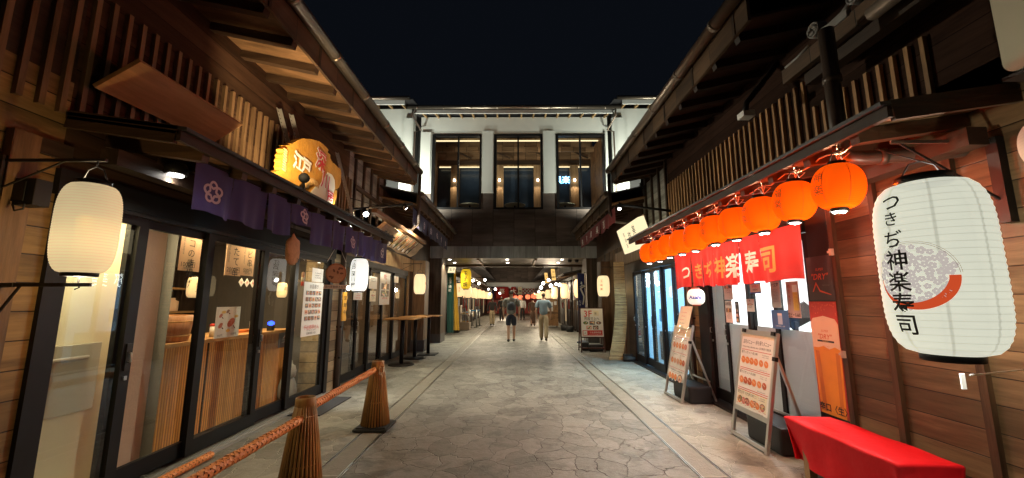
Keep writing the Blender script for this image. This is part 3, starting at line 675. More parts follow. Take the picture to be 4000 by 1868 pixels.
# roofs with gutters
b = MB(); b.hexa([(XL - .15, BY - .75, ztop + .12), (XR + .1, BY - .75, ztop + .12), (XR + .1, 17.3, ztop + .9), (XL - .15, 17.3, ztop + .9), (XL - .15, BY - .75, ztop + .16), (XR + .1, BY - .75, ztop + .16), (XR + .1, 17.3, ztop + .94), (XL - .15, 17.3, ztop + .94)], ROOFT)
for i in range(16):
    x = XL + .2 + i * (XR - XL - .3) / 15; b.bar((x, BY - .72, ztop + .05), (x, BY, ztop + .2), .05, .09, SLAT_L)
b.box(XL - .1, XR + .05, BY - .74, BY - .70, ztop, ztop + .13, WHITE)
for sx, x0 in ((-1, XL - .25), (1, XR + .2)):
    xe = 8 * sx
    b.hexa([(x0, BY - .35, 8.74), (xe, BY - .35, 8.74), (xe, 18, 9.6), (x0, 18, 9.6), (x0, BY - .35, 8.78), (xe, BY - .35, 8.78), (xe, 18, 9.64), (x0, 18, 9.64)], ROOFT)
    b.box(x0 + sx * .3, xe, BY - .36, BY - .32, 8.55, 8.71, WHITE)
    for i in range(9): xx = x0 + sx * (.4 + i * .5); b.bar((xx, BY - .32, 8.58), (xx, BY + .15, 8.66), .05, .09, SLAT_L)
b.build('roof', BR)
b = MB(); b.tube([(XL - .3, BY - .8, ztop + .2), (XR + .3, BY - .8, ztop + .2)], .075, GUTTER, 14)
for i in range(8): xx = XL + i * .95; b.tube([(xx, BY - .8, ztop + .2), (xx + .05, BY - .8, ztop + .2)], .082, GUTTER, 14)
for sx, x0 in ((-1, XL - .35), (1, XR + .3)): b.tube([(x0, BY - .42, 8.77), (8 * sx, BY - .42, 8.77)], .075, GUTTER, 14)
b.build('gutter', BR)
for sx, x0 in ((-1, XL), (1, XR)):
    b = MB(); b.tube([(x0 + sx * .12, BY - .8, ztop + .2), (x0 + sx * .12, BY - .8, ztop - .12), (x0 - sx * .02, BY - .12, zt + .12), (x0 + sx * .2, BY - .12, zt + .05), (x0 + sx * .22, BY - .12, 3.6)], .035, GUTTERD if sx > 0 else PIPE, 8); b.build('downpipe', BR)
# the room behind the windows
INW = wood('bridge_room_wood', (.16, .09, .045), (.32, .19, .10), 'X', 'X', .5, .02)
b = MB(); zf = zb - .1
b.faces([(XL, BY + .26, zf), (XR, BY + .26, zf), (XR, 17.2, zf), (XL, 17.2, zf)], [(0, 1, 2, 3)], plain('bridge_floor', (.08, .07, .06), .4))
zk = survey(2000, 655, Y=17.1).z
b.hexa([(XL, BY + .26, zt + .35), (XR, BY + .26, zt + .35), (XR, 17.2, zk + 1.5), (XL, 17.2, zk + 1.5), (XL, BY + .26, zt + .4), (XR, BY + .26, zt + .4), (XR, 17.2, zk + 1.55), (XL, 17.2, zk + 1.55)], INW)
b.box(XL, XR, 17.05, 17.15, zk + .28, zk + 1.5, INW); b.box(XL, XR, 16.95, 17.15, zk, zk + .28, BEAMX); b.box(XL, XL + .1, BY + .26, 17.2, zf, zt + .3, INW); b.box(XR - .1, XR, BY + .26, 17.2, zf, zt + .3, INW)
for x in (-2.55, -.62, 1.02, 2.6): b.box(x - .17, x + .17, 16.75, 17.1, zf, zk, COLW)
for x in (-1.5, .2, 1.85): b.box(x - .03, x + .03, 17.02, 17.08, zf, zk, BLACK)
for y in (15.0, 16.2): b.box(XL + .1, XR - .1, y, y + .1, zt + .1, zt + .3, INW)
b.faces([(XL, 17.14, zf), (XR, 17.14, zf), (XR, 17.14, zk), (XL, 17.14, zk)], [(0, 1, 2, 3)], plain('blue_reflection_pane', (.035, .055, .09), .12, 0, .5, 1.2))  # flat blue pane, its colour standing in for the night reflection
for i in range(4): b.bar((XL + .5 + i * 1.7, 16.9, zk + .9), (XL + 1.6 + i * 1.7, 16.9, zk + .35), .05, .06, BEAMX)
b.build('interior', BR)
STRIP = emit('warm_strip', (1, .80, .46), 1.6)
for y, z in ((16.9, zk - .06), (BY + .7, zt + .02)): b = MB(); b.box(XL + .2, XR - .2, y, y + .04, z, z + .04, STRIP); b.box(XL + .2, XR - .2, y + .02, y + .1, z + .05, z + .12, SLAT_L); b.build('light_strip', BR)
WLG = emit('wall_lamp_glow', (1, .9, .72), 12)
for x in (-2.55, -.62, 1.02, 2.6):
    b = MB(); b.lathe([(.03, 0), (.045, .03), (.045, .09), (.02, .1)], WLG, (x, 16.68, zk - .75), 10); b.build('wall_lamp', BR)
    lamp('SPOT', (x, 16.5, zk - .8), 20, WARM, .03, (x, 16.85, zf), 100)
lamp('POINT', (-1.2, 15.9, zk - .2), 13, WARM, .1); lamp('POINT', (1.4, 15.9, zk - .2), 13, WARM, .1)
for sx in (-1, 1):
    b = MB(); b.box(sx * 2.78 - .22, sx * 2.78 + .22, BY + .06, BY + .9, 0, 2.93, WOOD_VX); b.box(sx * 2.78 - .235, sx * 2.78 + .235, BY + .045, BY + .92, 0, .3, plain('column_base', (.09, .085, .08), .6))
    b.box(sx * 2.97 - .08, sx * 2.97 + .08, BY + .9, 17.3, 0, 2.93, WOOD_V); b.build('column', BR)
DLG = emit('downlight_glow', (1, .93, .82), 14)
for x in (-2.35, -.25, 1.75):
    for y in (14.65, 15.9): b = MB(); b.lathe([(.055, 0), (.055, .012)], DLG, (x, y, 2.915), 12); b.build('downlight', BR)
for x in (2.05, 2.3): b = MB(); b.lathe([(.05, .0), (.07, .05), (.075, .1)], BLACK, (x, 14.8, 2.83), 10); b.build('ceiling_camera', BR)
# ================================================================== OBJECT KIT
UL, UR, UC, UZ = V((0, 1, 0)), V((0, -1, 0)), V((1, 0, 0)), V((0, 0, 1))
def barrel(R, H, power=3.6, end=.55):
    def r(z):                       # z measured from the middle
        t = min(1, abs(z) / (H / 2)); return R * (end + (1 - end) * (1 - t ** power) ** .5)
    return r
def lantern(label, c, R, H, pm, group=None, n=28, ribs=36, power=3.6, end=.55, glyphs=None, hang=.1, cord_to=None, name='paper_lantern', ringm=None, inner=0, icol=WARM, cat='lantern', lod=False):
    c = V(c); t = thing(name, label, cat, c, group); r = barrel(R, H, power, end)
    b = MB(); pr = []
    N = ribs * 2 if not lod else ribs
    for i in range(N + 1):
        z = -H / 2 + H * i / N; k = 1 + (.011 if i % 2 else -.005) * (0 if lod else 1); pr.append((r(z) * k, z))
    b.lathe(pr, pm, c, n, cap=False); sh = b.build('shade', t, recalc=False)
    rm = ringm or BLACK; re = R * end
    b = MB(); b.lathe([(re * .98, H / 2 - .008), (re * 1.03, H / 2), (re * 1.03, H / 2 + R * .16), (re * .9, H / 2 + R * .17)], rm, c, n if not lod else 10, cap=False); b.build('cap_ring', t)
    b = MB(); b.lathe([(re * .9, -H / 2 - R * .15), (re * 1.03, -H / 2 - R * .14), (re * 1.03, -H / 2), (re * .98, -H / 2 + .008)], rm, c, n if not lod else 10, cap=False); b.build('base_ring', t)
    b = MB(); top = c + V((0, 0, H / 2 + R * .16))
    b.tube([top - V((re, 0, 0)), top + V((-re * .6, 0, .04 + hang * .3)), top + V((0, 0, .05 + hang * .4)), top + V((re * .6, 0, .04 + hang * .3)), top + V((re, 0, 0))], .004, IRON, 5)
    b.tube([top + V((0, 0, .05 + hang * .4)), cord_to or top + V((0, 0, hang + .06))], .004, IRON, 5); b.build('hanger', t)
    if inner: lamp('POINT', c - V((0, 0, H * .16)), inner, icol, .03)
    if glyphs:
        b = MB()
        for (s, size, phi, z0, m, step, bold) in glyphs:
            ph = rad(phi)
            for i, ch in enumerate(s):
                if ch == ' ': continue
                fn = lambda a, q: c + V(((r(q) + .006) * math.cos(ph + a / R), (r(q) + .006) * math.sin(ph + a / R), q))
                b.text(ch, size, m, x=0, y=z0 - i * size * step, fn=fn, bold=bold, fine=max(.02, size * .3))
        b.build('lettering', t, recalc=False)
    return t
def wall_arm(x_wall, c, top, low=None):
    """iron bracket that carries a lantern"""
    b = MB(); sx = 1 if x_wall > 0 else -1
    b.box(x_wall, x_wall - sx * .02, c[1] - .02, c[1] + .02, top - .2, top + .03, IRON)
    b.bar((x_wall, c[1], top), (c[0] - sx * .05, c[1], top), .016, .016, IRON); b.bar((x_wall, c[1], top - .17), (c[0] + sx * .18, c[1], top), .008, .008, IRON)
    if low: b.bar((x_wall, c[1], low), (c[0] + sx * .08, c[1], low), .02, .02, IRON); b.bar((x_wall, c[1], low - .2), (c[0] + sx * .3, c[1], low), .008, .008, IRON)
    return b
def food(b, O, u, v, x, y, w, h, kind, off=.003):
    random.seed(kind * 31 + int(abs(x * 1000)) % 97)
    if kind % 3 == 0:                                              # row of sushi pieces
        n = max(2, int(w / h * 1.6)); cm = FOODC[(0, 1, 5, 2)[(kind // 3) % 4]]
        for i in range(n):
            cx = x + w * (i + .5) / n; s = min(w / n * .75, h * .5)
            b.disc(O, u, v, cx, y + h * .36, s * .62, h * .26, FOODC[6], off, 10, -.6)
            b.disc(O, u, v, cx, y + h * .52, s * .7, h * .3, cm if i % 3 else FOODC[0], off + .0008, 10, -.6)
            b.disc(O, u, v, cx - s * .1, y + h * .58, s * .5, h * .035, FOODC[3], off + .0016, 8, -.5)
    elif kind % 3 == 1:                                            # bowl
        b.disc(O, u, v, x + w / 2, y + h / 2, w * .46, h * .42, INK, off, 16); b.disc(O, u, v, x + w / 2, y + h / 2, w * .40, h * .36, FOODC[kind % 9], off + .0008, 16)
        for i in range(8):
            a = random.random() * 6.3; q = random.random() * .25
            b.disc(O, u, v, x + w / 2 + w * q * math.cos(a), y + h / 2 + h * q * math.sin(a), w * .12, h * .10, FOODC[random.randrange(9)], off + .0012 + i * .0001, 8, a)
    else:                                                          # plate photo
        b.rect(O, u, v, x, y, w, h, FOODC[(kind * 5) % 9] if kind % 2 else INKG, off)
        for i in range(7): b.disc(O, u, v, x + w * (.22 + .56 * random.random()), y + h * (.25 + .5 * random.random()), w * .2, h * .16, FOODC[random.randrange(9)], off + .0006 + i * .0001, 8, random.random() * 3)
def lines(b, O, u, v, x, y, w, n, lh, m, off=.003, chars='メニュー御飯丼寿司定食味噌天刺身揚焼鳥海老卵酒'):
    random.seed(int(abs(x * 997 + y * 313)))
    for i in range(n):
        s = ''.join(random.choice(chars) for _ in range(max(3, int(w / lh * .9)))); b.text(s, lh * .8, m, O, u, v, x + w / 2, y - i * lh * 1.35, off, maxw=w)
def sheet_thing(name, label, cat, O, u, v, w, h, bg, fill, group=None, t=.003):
    O, u, v = V(O), V(u), V(v); b = MB(); n = u.cross(v)
    b.hexa([O, O + u * w, O + u * w - n * t, O - n * t, O + v * h, O + u * w + v * h, O + u * w + v * h - n * t, O + v * h - n * t], bg)
    fill(b, O, u, v)
    return tag(b.build(name, None, recalc=False, loc=O), label, cat, group)

# ================================================================== LANTERNS
P_WARM = paper('warm_lantern_paper', (1, .78, .44), .9, 0, .2)
P_NEAR = paper('pleated_lantern_paper', (1, .80, .46), .46, 62, .35, trans=.0045)
P_WHITE = paper('white_lantern_paper', (1, 1, .93), .85, 60, .3)
P_BIG = paper('large_lantern_paper', (.98, 1, .83), .58, 28, .14, trans=.0004, stain=.06)
P_ORANGE = paper('orange_lantern_paper', (1, .11, .003), .58, 95, .3, trans=.0055, stain=.08)
P_FAR = paper('far_lantern_paper', (1, .70, .36), 1.0)
BROWNINK = plain('brown_ink', (.25, .10, .03), .7)
wall = lambda y: y
# left near lantern on its iron arms
c = (-2.40, 2.22, 1.85)
lantern('unlettered cream pleated lantern on iron arms beside the shop\'s first glass door', c, .135, .5, P_NEAR, inner=72, icol=(1, .86, .6), cord_to=V((-2.4, 2.22, 2.245)), n=40)
b = wall_arm(-2.95, c, 2.25); tag(b.build('lantern_bracket', loc=(-2.95, 2.22, 2.2)), 'black iron arm from which the unlettered cream lantern hangs', 'bracket')
b = MB(); b.bar((-2.92, 2.22, 1.535), (-2.33, 2.22, 1.535), .012, .02, IRON); b.bar((-2.92, 2.3, 1.535), (-2.75, 2.22, 1.535), .02, .025, IRON); b.bar((-2.9, 2.22, 1.25), (-2.72, 2.22, 1.53), .01, .01, IRON)
b.tube([(-2.40, 2.22, 1.58), (-2.40, 2.22, 1.535), (-2.385, 2.215, 1.52), (-2.41, 2.215, 1.51)], .004, IRON, 5)
tag(b.build('lantern_bracket', loc=(-2.95, 2.22, 1.5)), 'lower iron stay steadying the foot of the unlettered cream lantern', 'bracket')
tb = thing('spot_fixture', 'small black box light with a cable coil on boards behind the cream lantern', 'light fixture', (-2.94, 2.34, 2.0))
b = MB(); b.box(-2.96, -2.80, 2.27, 2.36, 2.0, 2.16, BLACK); b.box(-2.95, -2.85, 2.262, 2.27, 2.02, 2.14, IRON); b.build('housing', tb, bevel=.006)
b = MB(); b.tube([(-2.9, 2.26, 2.0), (-2.87, 2.25, 1.96), (-2.82, 2.25, 1.97), (-2.83, 2.26, 2.0), (-2.95, 2.29, 2.03), (-3.0, 2.2, 2.04)], .005, RUBBER, 6); b.build('cable', tb)
# lettered white lantern
c = (-2.40, 6.25, 1.84)
lantern('bright white lantern lettered with shop name beside the rice cracker plate', c, .135, .5, P_WHITE, inner=100, icol=(1, 1, .92), cord_to=V((-2.4, 6.25, 2.4)),
        glyphs=[('江戸深川屋', .085, -108, .185, INK, 1.02, .012)])
lantern('plain cream lantern lit warm near the high tables and timber column', (-2.45, 10.53, 1.87), 0.15, .52, P_WARM, inner=55, icol=WARM, group='cream lanterns along the street', cord_to=V((-2.45, 10.53, 2.4)), glyphs=[('玉', .07, -15, .02, BROWNINK, 1, .0)])
tag(wall_arm(-2.97, (-2.45, 10.53), 2.4).build('lantern_bracket', loc=(-2.97, 10.53, 2.2)), 'thin iron arm carrying the cream lantern over the high tables', 'bracket')
lantern('cream lantern with faint lettering right of the bamboo screen and 3F board', (2.45, 11.14, 1.84), .165, .56, P_WARM, inner=55, icol=WARM, group='cream lanterns along the street', glyphs=[('玉味美', .09, -120, .13, BROWNINK, 1.2, 0)], cord_to=V((2.45, 11.14, 2.36)))
tag(wall_arm(2.92, (2.45, 11.14), 2.36).build('lantern_bracket', loc=(2.92, 11.14, 2.2)), 'thin iron arm carrying the lantern above the 3F board', 'bracket')
# big white lantern of the sushi shop
BC = V((2.30, 2.20, 1.635)); BRad, BH = .24, .93
def seamed():
    m = bpy.data.materials['large_lantern_paper']; t = m.node_tree
    tc = nd(t, 'ShaderNodeTexCoord').outputs['Object']; s = nd(t, 'ShaderNodeSeparateXYZ', {0: tc})
    a = mth(t, 'ARCTAN2', s.outputs[1], s.outputs[0]); fr = mth(t, 'FRACT', mth(t, 'MULTIPLY_ADD', a, 8 / (2 * math.pi), .45))
    k = nd(t, 'ShaderNodeMapRange', {0: mth(t, 'ABSOLUTE', mth(t, 'SUBTRACT', fr, .5)), 1: .02, 2: .05, 3: .72, 4: 1.0}).outputs[0]
    em = [n for n in t.nodes if n.type == 'EMISSION'][0]; old = em.inputs[1].links[0].from_socket
    t.links.new(mth(t, 'MULTIPLY', old, k), em.inputs[1])
seamed()
bl = lantern('big white lantern lettered in brush script with red crescent and cherry blossoms', BC, BRad, BH, P_BIG, inner=210, icol=(1, .97, .88), n=48, ribs=28, power=5, end=.5, cord_to=V((2.33, 2.5, 2.42)),
             glyphs=[('つ', .11, -174, .345, INK, 1, .01), ('き', .085, -174, .255, INK, 1, .01), ('ぢ', .10, -174, .145, INK, 1, .01), ('神楽寿司', .114, -174, .03, INK, 1.0, .014)])
b = MB(); rr = barrel(BRad, BH, 5, .5)
def onbig(a, q, off=.004): ph = rad(-159); return BC + V(((rr(q) + off) * math.cos(ph + a / BRad), (rr(q) + off) * math.sin(ph + a / BRad), q))
GREYPET = plain('grey_blossom', (.30, .25, .23), .8, 0, .05); PCOL = emit('blossom_glow', (.60, .53, .48), .85); RGLOW = emit('crescent_glow', (.80, .10, .03), .72); BGLOW = emit('thin_line_glow', (.5, .38, .3), .5)
cx, cyy, cr = -.0, -.06, .172
random.seed(5)
pl = []
for i in range(2600):
    a = random.random() * 6.283; q = cr * .93 * math.sqrt(random.random()); px, py = cx + q * math.cos(a), cyy + q * math.sin(a)
    if any((px - u_) ** 2 + (py - v__) ** 2 < .0255 ** 2 for u_, v__ in pl): continue
    pl.append((px, py)); s = .0085 + random.random() * .004
    for k in range(5):
        an = a + k * 1.2566; ex, ey = px + s * math.cos(an), py + s * math.sin(an)
        pts = [(ex + s * .82 * math.cos(an + j * 1.047), ey + s * .82 * math.sin(an + j * 1.047)) for j in range(6)]
        b.faces([onbig(x, y, .0025 + .00002 * len(pl)) for x, y in pts], [tuple(range(6))], PCOL)
n = 40
for i in range(n):
    t0, t1 = [math.pi * (1.02 + .98 * q / n) for q in (i, i + 1)]
    def wd(t): u_ = (t - math.pi * 1.02) / (math.pi * .98); return .006 + .040 * math.sin(min(1, u_ * 1.05) * math.pi * .62) ** 1.6
    p = [(cx + (cr) * math.cos(t0), cyy + cr * math.sin(t0)), (cx + cr * math.cos(t1), cyy + cr * math.sin(t1)), (cx + (cr - wd(t1)) * math.cos(t1), cyy + (cr - wd(t1)) * math.sin(t1)), (cx + (cr - wd(t0)) * math.cos(t0), cyy + (cr - wd(t0)) * math.sin(t0))]
    b.faces([onbig(x, y, .0045) for x, y in p], [(0, 1, 2, 3)], RGLOW)
for rr2, wv in ((cr, .0022), (cr + .008, .0018)):
    for i in range(n):
        t0, t1 = [math.pi * (.02 + 1.02 * q / n) for q in (i, i + 1)]
        p = [(cx + q * math.cos(t), cyy + q * math.sin(t) * 1.02) for q, t in ((rr2, t0), (rr2, t1), (rr2 - wv, t1), (rr2 - wv, t0))]
        b.faces([onbig(x, y, .0045) for x, y in p], [(0, 1, 2, 3)], BGLOW)
b.build('emblem', bl, recalc=False)
b = MB(); tg = BC + V((.06, .02, -BH / 2 - .1)); b.box(tg.x - .012, tg.x + .012, tg.y - .003, tg.y + .003, tg.z - .08, tg.z, PAPER); b.build('paper_tag', bl)
b = MB(); b.box(2.87, 2.92, 2.30, 2.36, 1.9, 2.42, IRON); b.bar((2.9, 2.33, 2.40), (2.36, 2.42, 2.43), .012, .02, STEEL); b.bar((2.9, 2.33, 2.02), (2.42, 2.42, 2.42), .01, .012, IRON)
w2_ = MB(); w2_.bar((2.915, 2.33, 1.08), (2.4, 2.22, 1.06), .006, .006, ALU); tag(w2_.build('wire_stay', loc=(2.915, 2.33, 1.08)), 'thin wire stay from the boards to the foot of the big lantern', 'wire')
tag(b.build('lantern_bracket', loc=(2.9, 2.33, 1.06)), 'steel bracket and wire stays bracing the big white lantern', 'bracket')
lantern('round cream and orange lantern cut off by the frame edge above the big one', survey(4165, 545, Y=1.9), .15, .29, paper('cream_dull_paper', (.62, .50, .38), .22, 60, .3), power=2.2, end=.3)
lantern('small round white beer lantern lettered in blue above the leaning menu stand', (2.62, 5.88, 1.5), .118, .22, paper('beer_lantern_paper', (1, .96, .82), .72, 70, .3), power=2.4, end=.45, ringm=plain('red_ring', (.6, .12, .08), .5), cord_to=V((2.62, 5.88, 1.86)),
        glyphs=[])
b = MB(); c0 = V((2.62, 5.88, 1.5)); ph = rad(-122); r0 = barrel(.118, .22, 2.4, .45)
b.text('Asahi', .075, plain('lantern_blue', (.02, .06, .5), .5), x=0, y=-.005, fn=lambda a, q: c0 + V(((r0(q) + .004) * math.cos(ph + a / .118), (r0(q) + .004) * math.sin(ph + a / .118), q)), bold=.03, shear=.2, fine=.02)
asl = [o for o in COL.objects if o.name.startswith('paper_lantern') and o.get('label', '').startswith('small round white beer')][0]
b.build('lettering', asl, recalc=False)
# ten orange globes
LED = emit('led_bulb', (1, .97, .9), 9)
ords = ['nearest the downpipe', 'second from the downpipe', 'third from the downpipe', 'fourth from the downpipe', 'fifth from the downpipe', 'sixth from the downpipe', 'fifth from the lit box sign', 'fourth from the lit box sign', 'third from the lit box sign', 'closest to the lit box sign']
ords[6] = 'fourth from the far end of the row'; ords[7] = 'third from the far end of the row'; ords[8] = 'second from the far end of the row'; ords[9] = 'last and farthest of the row'
for i in range(10):
    y = 2.64 + .4265 * i; c = V((2.18, y, 2.205 + .008 * math.sin(i * 2.1)))
    rz = rad(-150 + 25 * math.sin(i * 1.7))
    t = lantern('round orange paper lantern under the canopy, ' + ords[i], c, .148, .30, P_ORANGE, 'orange lanterns under the sushi shop canopy', 36, 26, 2.15, .33, hang=.05, inner=90, icol=(1, .62, .4),
                glyphs=[('福楽' if i % 2 else '神楽', .075, math.degrees(rz) - 25 - 20 * (i % 2), .05, BROWNINK, 1.15, -.005)], cord_to=c + V((.05, .03, .29)))
    b = MB()
    for k in range(3): a = k * 2.1 + i; b.lathe([(.004, -.022), (.014, -.016), (.018, -.006), (.010, .004)], LED, c + V((.026 * math.cos(a), .026 * math.sin(a), -.16)), 8)
    b.build('bulb', t); lamp('POINT', c + V((0, 0, -.21)), 3.2, NEUT, .03)
    b = MB()
    for k in range(6):
        a = k * math.pi / 3 + .3; rb = barrel(.148, .30, 2.15, .33)
        b.tube([c + V((rb(z) * 1.004 * math.cos(a), rb(z) * 1.004 * math.sin(a), z)) for z in [-.147 + .0294 * q for q in range(11)]], .0016, plain('orange_seam', (.45, .06, .01), .7) if i == 0 and k == 0 else bpy.data.materials['orange_seam'], 5)
    b.build('frame_rib', t); t.rotation_euler = (rad(4.5 * math.sin(i * 2.7)), rad(4 * math.sin(i * 1.3 + 1)), 0)
b = MB(); random.seed(3); pts = []
for i in range(44): pts.append((2.22 + .03 * random.random(), 2.45 + i * .096, 2.47 - .03 * abs(math.sin(i * .8)) + .02 * random.random()))
b.tube(pts, .006, plain('pale_twine', (.42, .30, .22), .8), 5)
for i in range(10):
    y = 2.67 + .4265 * i
    for k in range(3): b.tube([(2.24, y + .02 * k, 2.46), (2.2 + .04 * k, y - .04, 2.50 - .03 * k), (2.27, y + .06, 2.44 - .02 * k)], .004, b.mats[0], 5)
tag(b.build('light_cable', loc=(2.24, 4.5, 2.46)), 'tangled cable and knotted twine that the orange lanterns hang from', 'cable')

# ================================================================== CURTAINS
def curtain(label, cat, sx, X, z0, z1, edges, m, group=None, short={}, amp=.016, name='shop_curtain', rodm=BLACK, seed=0):
    t = thing(name, label, cat, (sx * X, (edges[0][0] + edges[-1][1]) / 2, z1), group)
    def wave(y, q, k):                 # q: 0 top .. 1 bottom
        a, c_ = edges[k]; s = (y - a) / (c_ - a)
        return sx * (X + amp * q * (math.sin(s * 7.5 + k * 2.3 + seed) + .6 * math.sin(s * 15 + k) ) + .02 * q * math.sin(k * 1.7 + seed))
    for k, (a, c_) in enumerate(edges):
        zb_ = short.get(k, z0)
        b = MB(); b.sheet(lambda i, j: V((wave(a + (c_ - a) * i, j, k), a + (c_ - a) * (i * (1 - .03 * j) + .015 * j), z1 + (zb_ - z1) * j + .012 * j * math.sin(i * 5 + k))), 18, 8, m)
        b.build('cloth_panel', t, recalc=False)
    b = MB(); b.tube([(sx * X, edges[0][0] - .05, z1 + .005), (sx * X, edges[-1][1] + .05, z1 + .005)], .012, rodm, 8); b.build('rod', t)
    return t, wave
def crest(b, fn, a, m, wdt=.11):
    n = 120; P = []
    for i in range(n):
        t_ = 2 * math.pi * i / n; r = a * (.66 + .30 * math.cos(5 * t_)); P.append((r * math.cos(2 * t_ + 1.57), r * math.sin(2 * t_ + 1.57)))
    for Q in (P, [(a * .98 * math.cos(.0524 * i), a * .98 * math.sin(.0524 * i)) for i in range(120)][:0] or P):
        pass
    for i in range(n):
        (x0, y0), (x1, y1), (xa, ya), (xb, yb) = P[i], P[(i + 1) % n], P[i - 1], P[(i + 2) % n]
        d0 = V((x1 - xa, y1 - ya)).normalized() * a * wdt; d1 = V((xb - x0, yb - y0)).normalized() * a * wdt
        b.faces([fn(x0 - d0.y, y0 + d0.x), fn(x0 + d0.y, y0 - d0.x), fn(x1 + d1.y, y1 - d1.x), fn(x1 - d1.y, y1 + d1.x)], [(0, 1, 2, 3)], m)
pe = [(2.85, 3.26), (3.27, 3.73), (3.74, 4.13), (4.14, 4.57), (4.58, 5.13), (5.14, 5.53), (5.54, 5.99), (6.0, 6.46), (6.47, 6.9), (6.91, 7.38)]
pt, pw = curtain('long purple shop curtain with white knot crests under the canopy', 'curtain', -1, 2.35, 2.11, 2.49, pe, PURPLE, short={3: 2.27})
b = MB()
for yc, k in ((3.04, 0), (4.40, 3), (5.77, 6), (7.13, 9)):
    zc = 2.28 if k != 3 else 2.37; h = .38 if k != 3 else .22
    crest(b, lambda a, q: V((pw(yc + a, (2.49 - zc - q) / h, k) + .005, yc + a, zc + q)), .088, CREST)
b.build('crest', pt, recalc=False)
# red curtain of the sushi shop
re_ = [(3.62, 4.26), (4.27, 4.63), (4.64, 4.93), (4.94, 5.24), (5.25, 5.55), (5.56, 5.93), (5.94, 6.52)][::1]
rt, rw = curtain('bright red sushi shop curtain with brush lettering behind orange lanterns', 'curtain', 1, 2.6, 1.64, 2.16, re_, REDCL, amp=.02)
b = MB(); ORPR = plain('orange_print', (.90, .30, .06), .7); WHPR = plain('white_print', (.88, .80, .74), .7)
for ch, yc, m, s in (('司', 4.12, ORPR, .30), ('寿', 4.44, WHPR, .28), ('楽', 4.78, WHPR, .30), ('神', 5.09, ORPR, .28), ('ぢ', 5.40, ORPR, .24), ('き', 5.72, ORPR, .24), ('つ', 6.10, WHPR, .25)):
    k = [i for i, e in enumerate(re_) if e[0] - .02 <= yc <= e[1] + .02][0]
    zc = 1.86
    fn = lambda a, q: V((rw(yc - a, (2.16 - q) / .52, k) - .006, yc - a, q))
    b.text(ch, s, m, x=0, y=zc, fn=fn, bold=.02, fine=.05)
b.build('lettering', rt, recalc=False)
# strips under the far eaves
be = [(8.2 + i * .74, 8.93 + i * .74) for i in range(6)]
bt, bw = curtain('navy blue curtain strip with white crests under the far left eave', 'curtain', -1, 2.1, 3.0, 3.36, be, NAVY, amp=.012)
b = MB()
for k in range(6):
    yc = be[k][0] + .36; crest(b, lambda a, q: V((bw(yc + a, (3.36 - 3.18 - q) / .36, k) + .005, yc + a, 3.18 + q)), .085, CREST)
b.build('crest', bt, recalc=False)
rt2, rw2 = curtain('dull red curtain strip with white lettering under the far right eave', 'curtain', 1, 2.1, 3.05, 3.38, be, cloth('dull_red_cloth', (.20, .02, .022)), amp=.012)
b = MB()
for k, ch in enumerate('美弥倶楽部'):
    yc = be[5 - k][0] + .36; b.text(ch, .2, WHPR, x=0, y=3.21, fn=lambda a, q: V((rw2(yc - a, (3.38 - q) / .33, 5 - k) - .006, yc - a, q)), bold=.01)
b.build('lettering', rt2, recalc=False)

# ================================================================== SIGNS
XS = -2.40
def gp(cx_, cy_): p = survey(1000 + cx_ * .2909, 500 + cy_ * .2909, X=XS); return (p.y, p.z)
GOLD = plain('golden_cracker', (.56, .27, .035), .5, 0, .4, 7, .7); GOLDP = plain('pale_flute', (.55, .33, .12), .6, 0, .3, 14, .4)
SIGNW = plain('sign_white', (.86, .86, .80), .5, 0, .03)
gs = thing('cutout_sign', 'golden cracker-shaped cut-out sign lettered white and red above the purple curtain', 'sign', (XS, 4.8, 2.6))
ol = [(205, 600), (250, 590), (345, 560), (328, 520), (345, 480), (332, 440), (350, 400), (345, 360), (372, 330), (360, 290), (385, 268), (440, 255), (395, 235), (470, 230), (460, 212), (495, 205), (560, 165), (610, 145), (650, 140), (700, 150), (745, 150), (800, 165), (850, 180), (885, 210), (930, 240), (975, 292), (960, 330), (1000, 365), (1000, 420), (1030, 465), (1060, 488), (1090, 520), (1135, 545), (1150, 600), (1140, 660), (1142, 720), (1115, 800), (1062, 832), (1096, 852), (1080, 930), (1060, 1000), (1035, 1110), (960, 1090), (900, 1040), (740, 955), (728, 850), (800, 780), (815, 715), (770, 690), (720, 665), (660, 690), (600, 750), (565, 800), (480, 775), (370, 745), (230, 670)]
random.seed(12); o3 = []
for (xa, ya), (xb, yb) in zip(ol, ol[1:] + ol[:1]):
    for k in range(4): o3.append((xa + (xb - xa) * k / 4 + random.uniform(-5, 5), ya + (yb - ya) * k / 4 + random.uniform(-5, 5)))
pts = [gp(*p) for p in o3][::-1]
b = MB(); b.prism([(y, z) for y, z in pts][::-1] if False else [(y, z) for y, z in pts], (XS, 0, 0), (0, 1, 0), (0, 0, 1), .07, GOLD); gb = b.build('board', gs)
b = MB()
for i in range(9):                                                  # fluted edge
    y, z = gp(365 - i * 3, 275 + i * 34); b.tube([(XS + .012, y - .01, z), (XS + .02, y + .03, z - .012), (XS + .008, y + .075, z - .02)], [.005, .010, .004], GOLDP, 8)
for i in range(9): y, z = gp(610 + i * 24, 735 - 45 * math.sin(i * .39)); b.tube([(XS + .01, y, z + .02), (XS + .02, y + .02, z - .02), (XS + .01, y + .05, z - .06)], [.005, .010, .004], GOLDP, 8)
b.build('fluting', gs)
b = MB(); b.prism([gp(*p) for p in ((735, 855), (790, 790), (850, 770), (960, 600), (1010, 630), (1045, 700), (1048, 820), (1030, 870), (1010, 1060), (900, 1020), (740, 945))][::-1], (XS + .012, 0, 0), (0, 1, 0), (0, 0, 1), .012, plain('cream_shell', (.80, .78, .62), .55, 0, .08)); b.build('shell', gs)
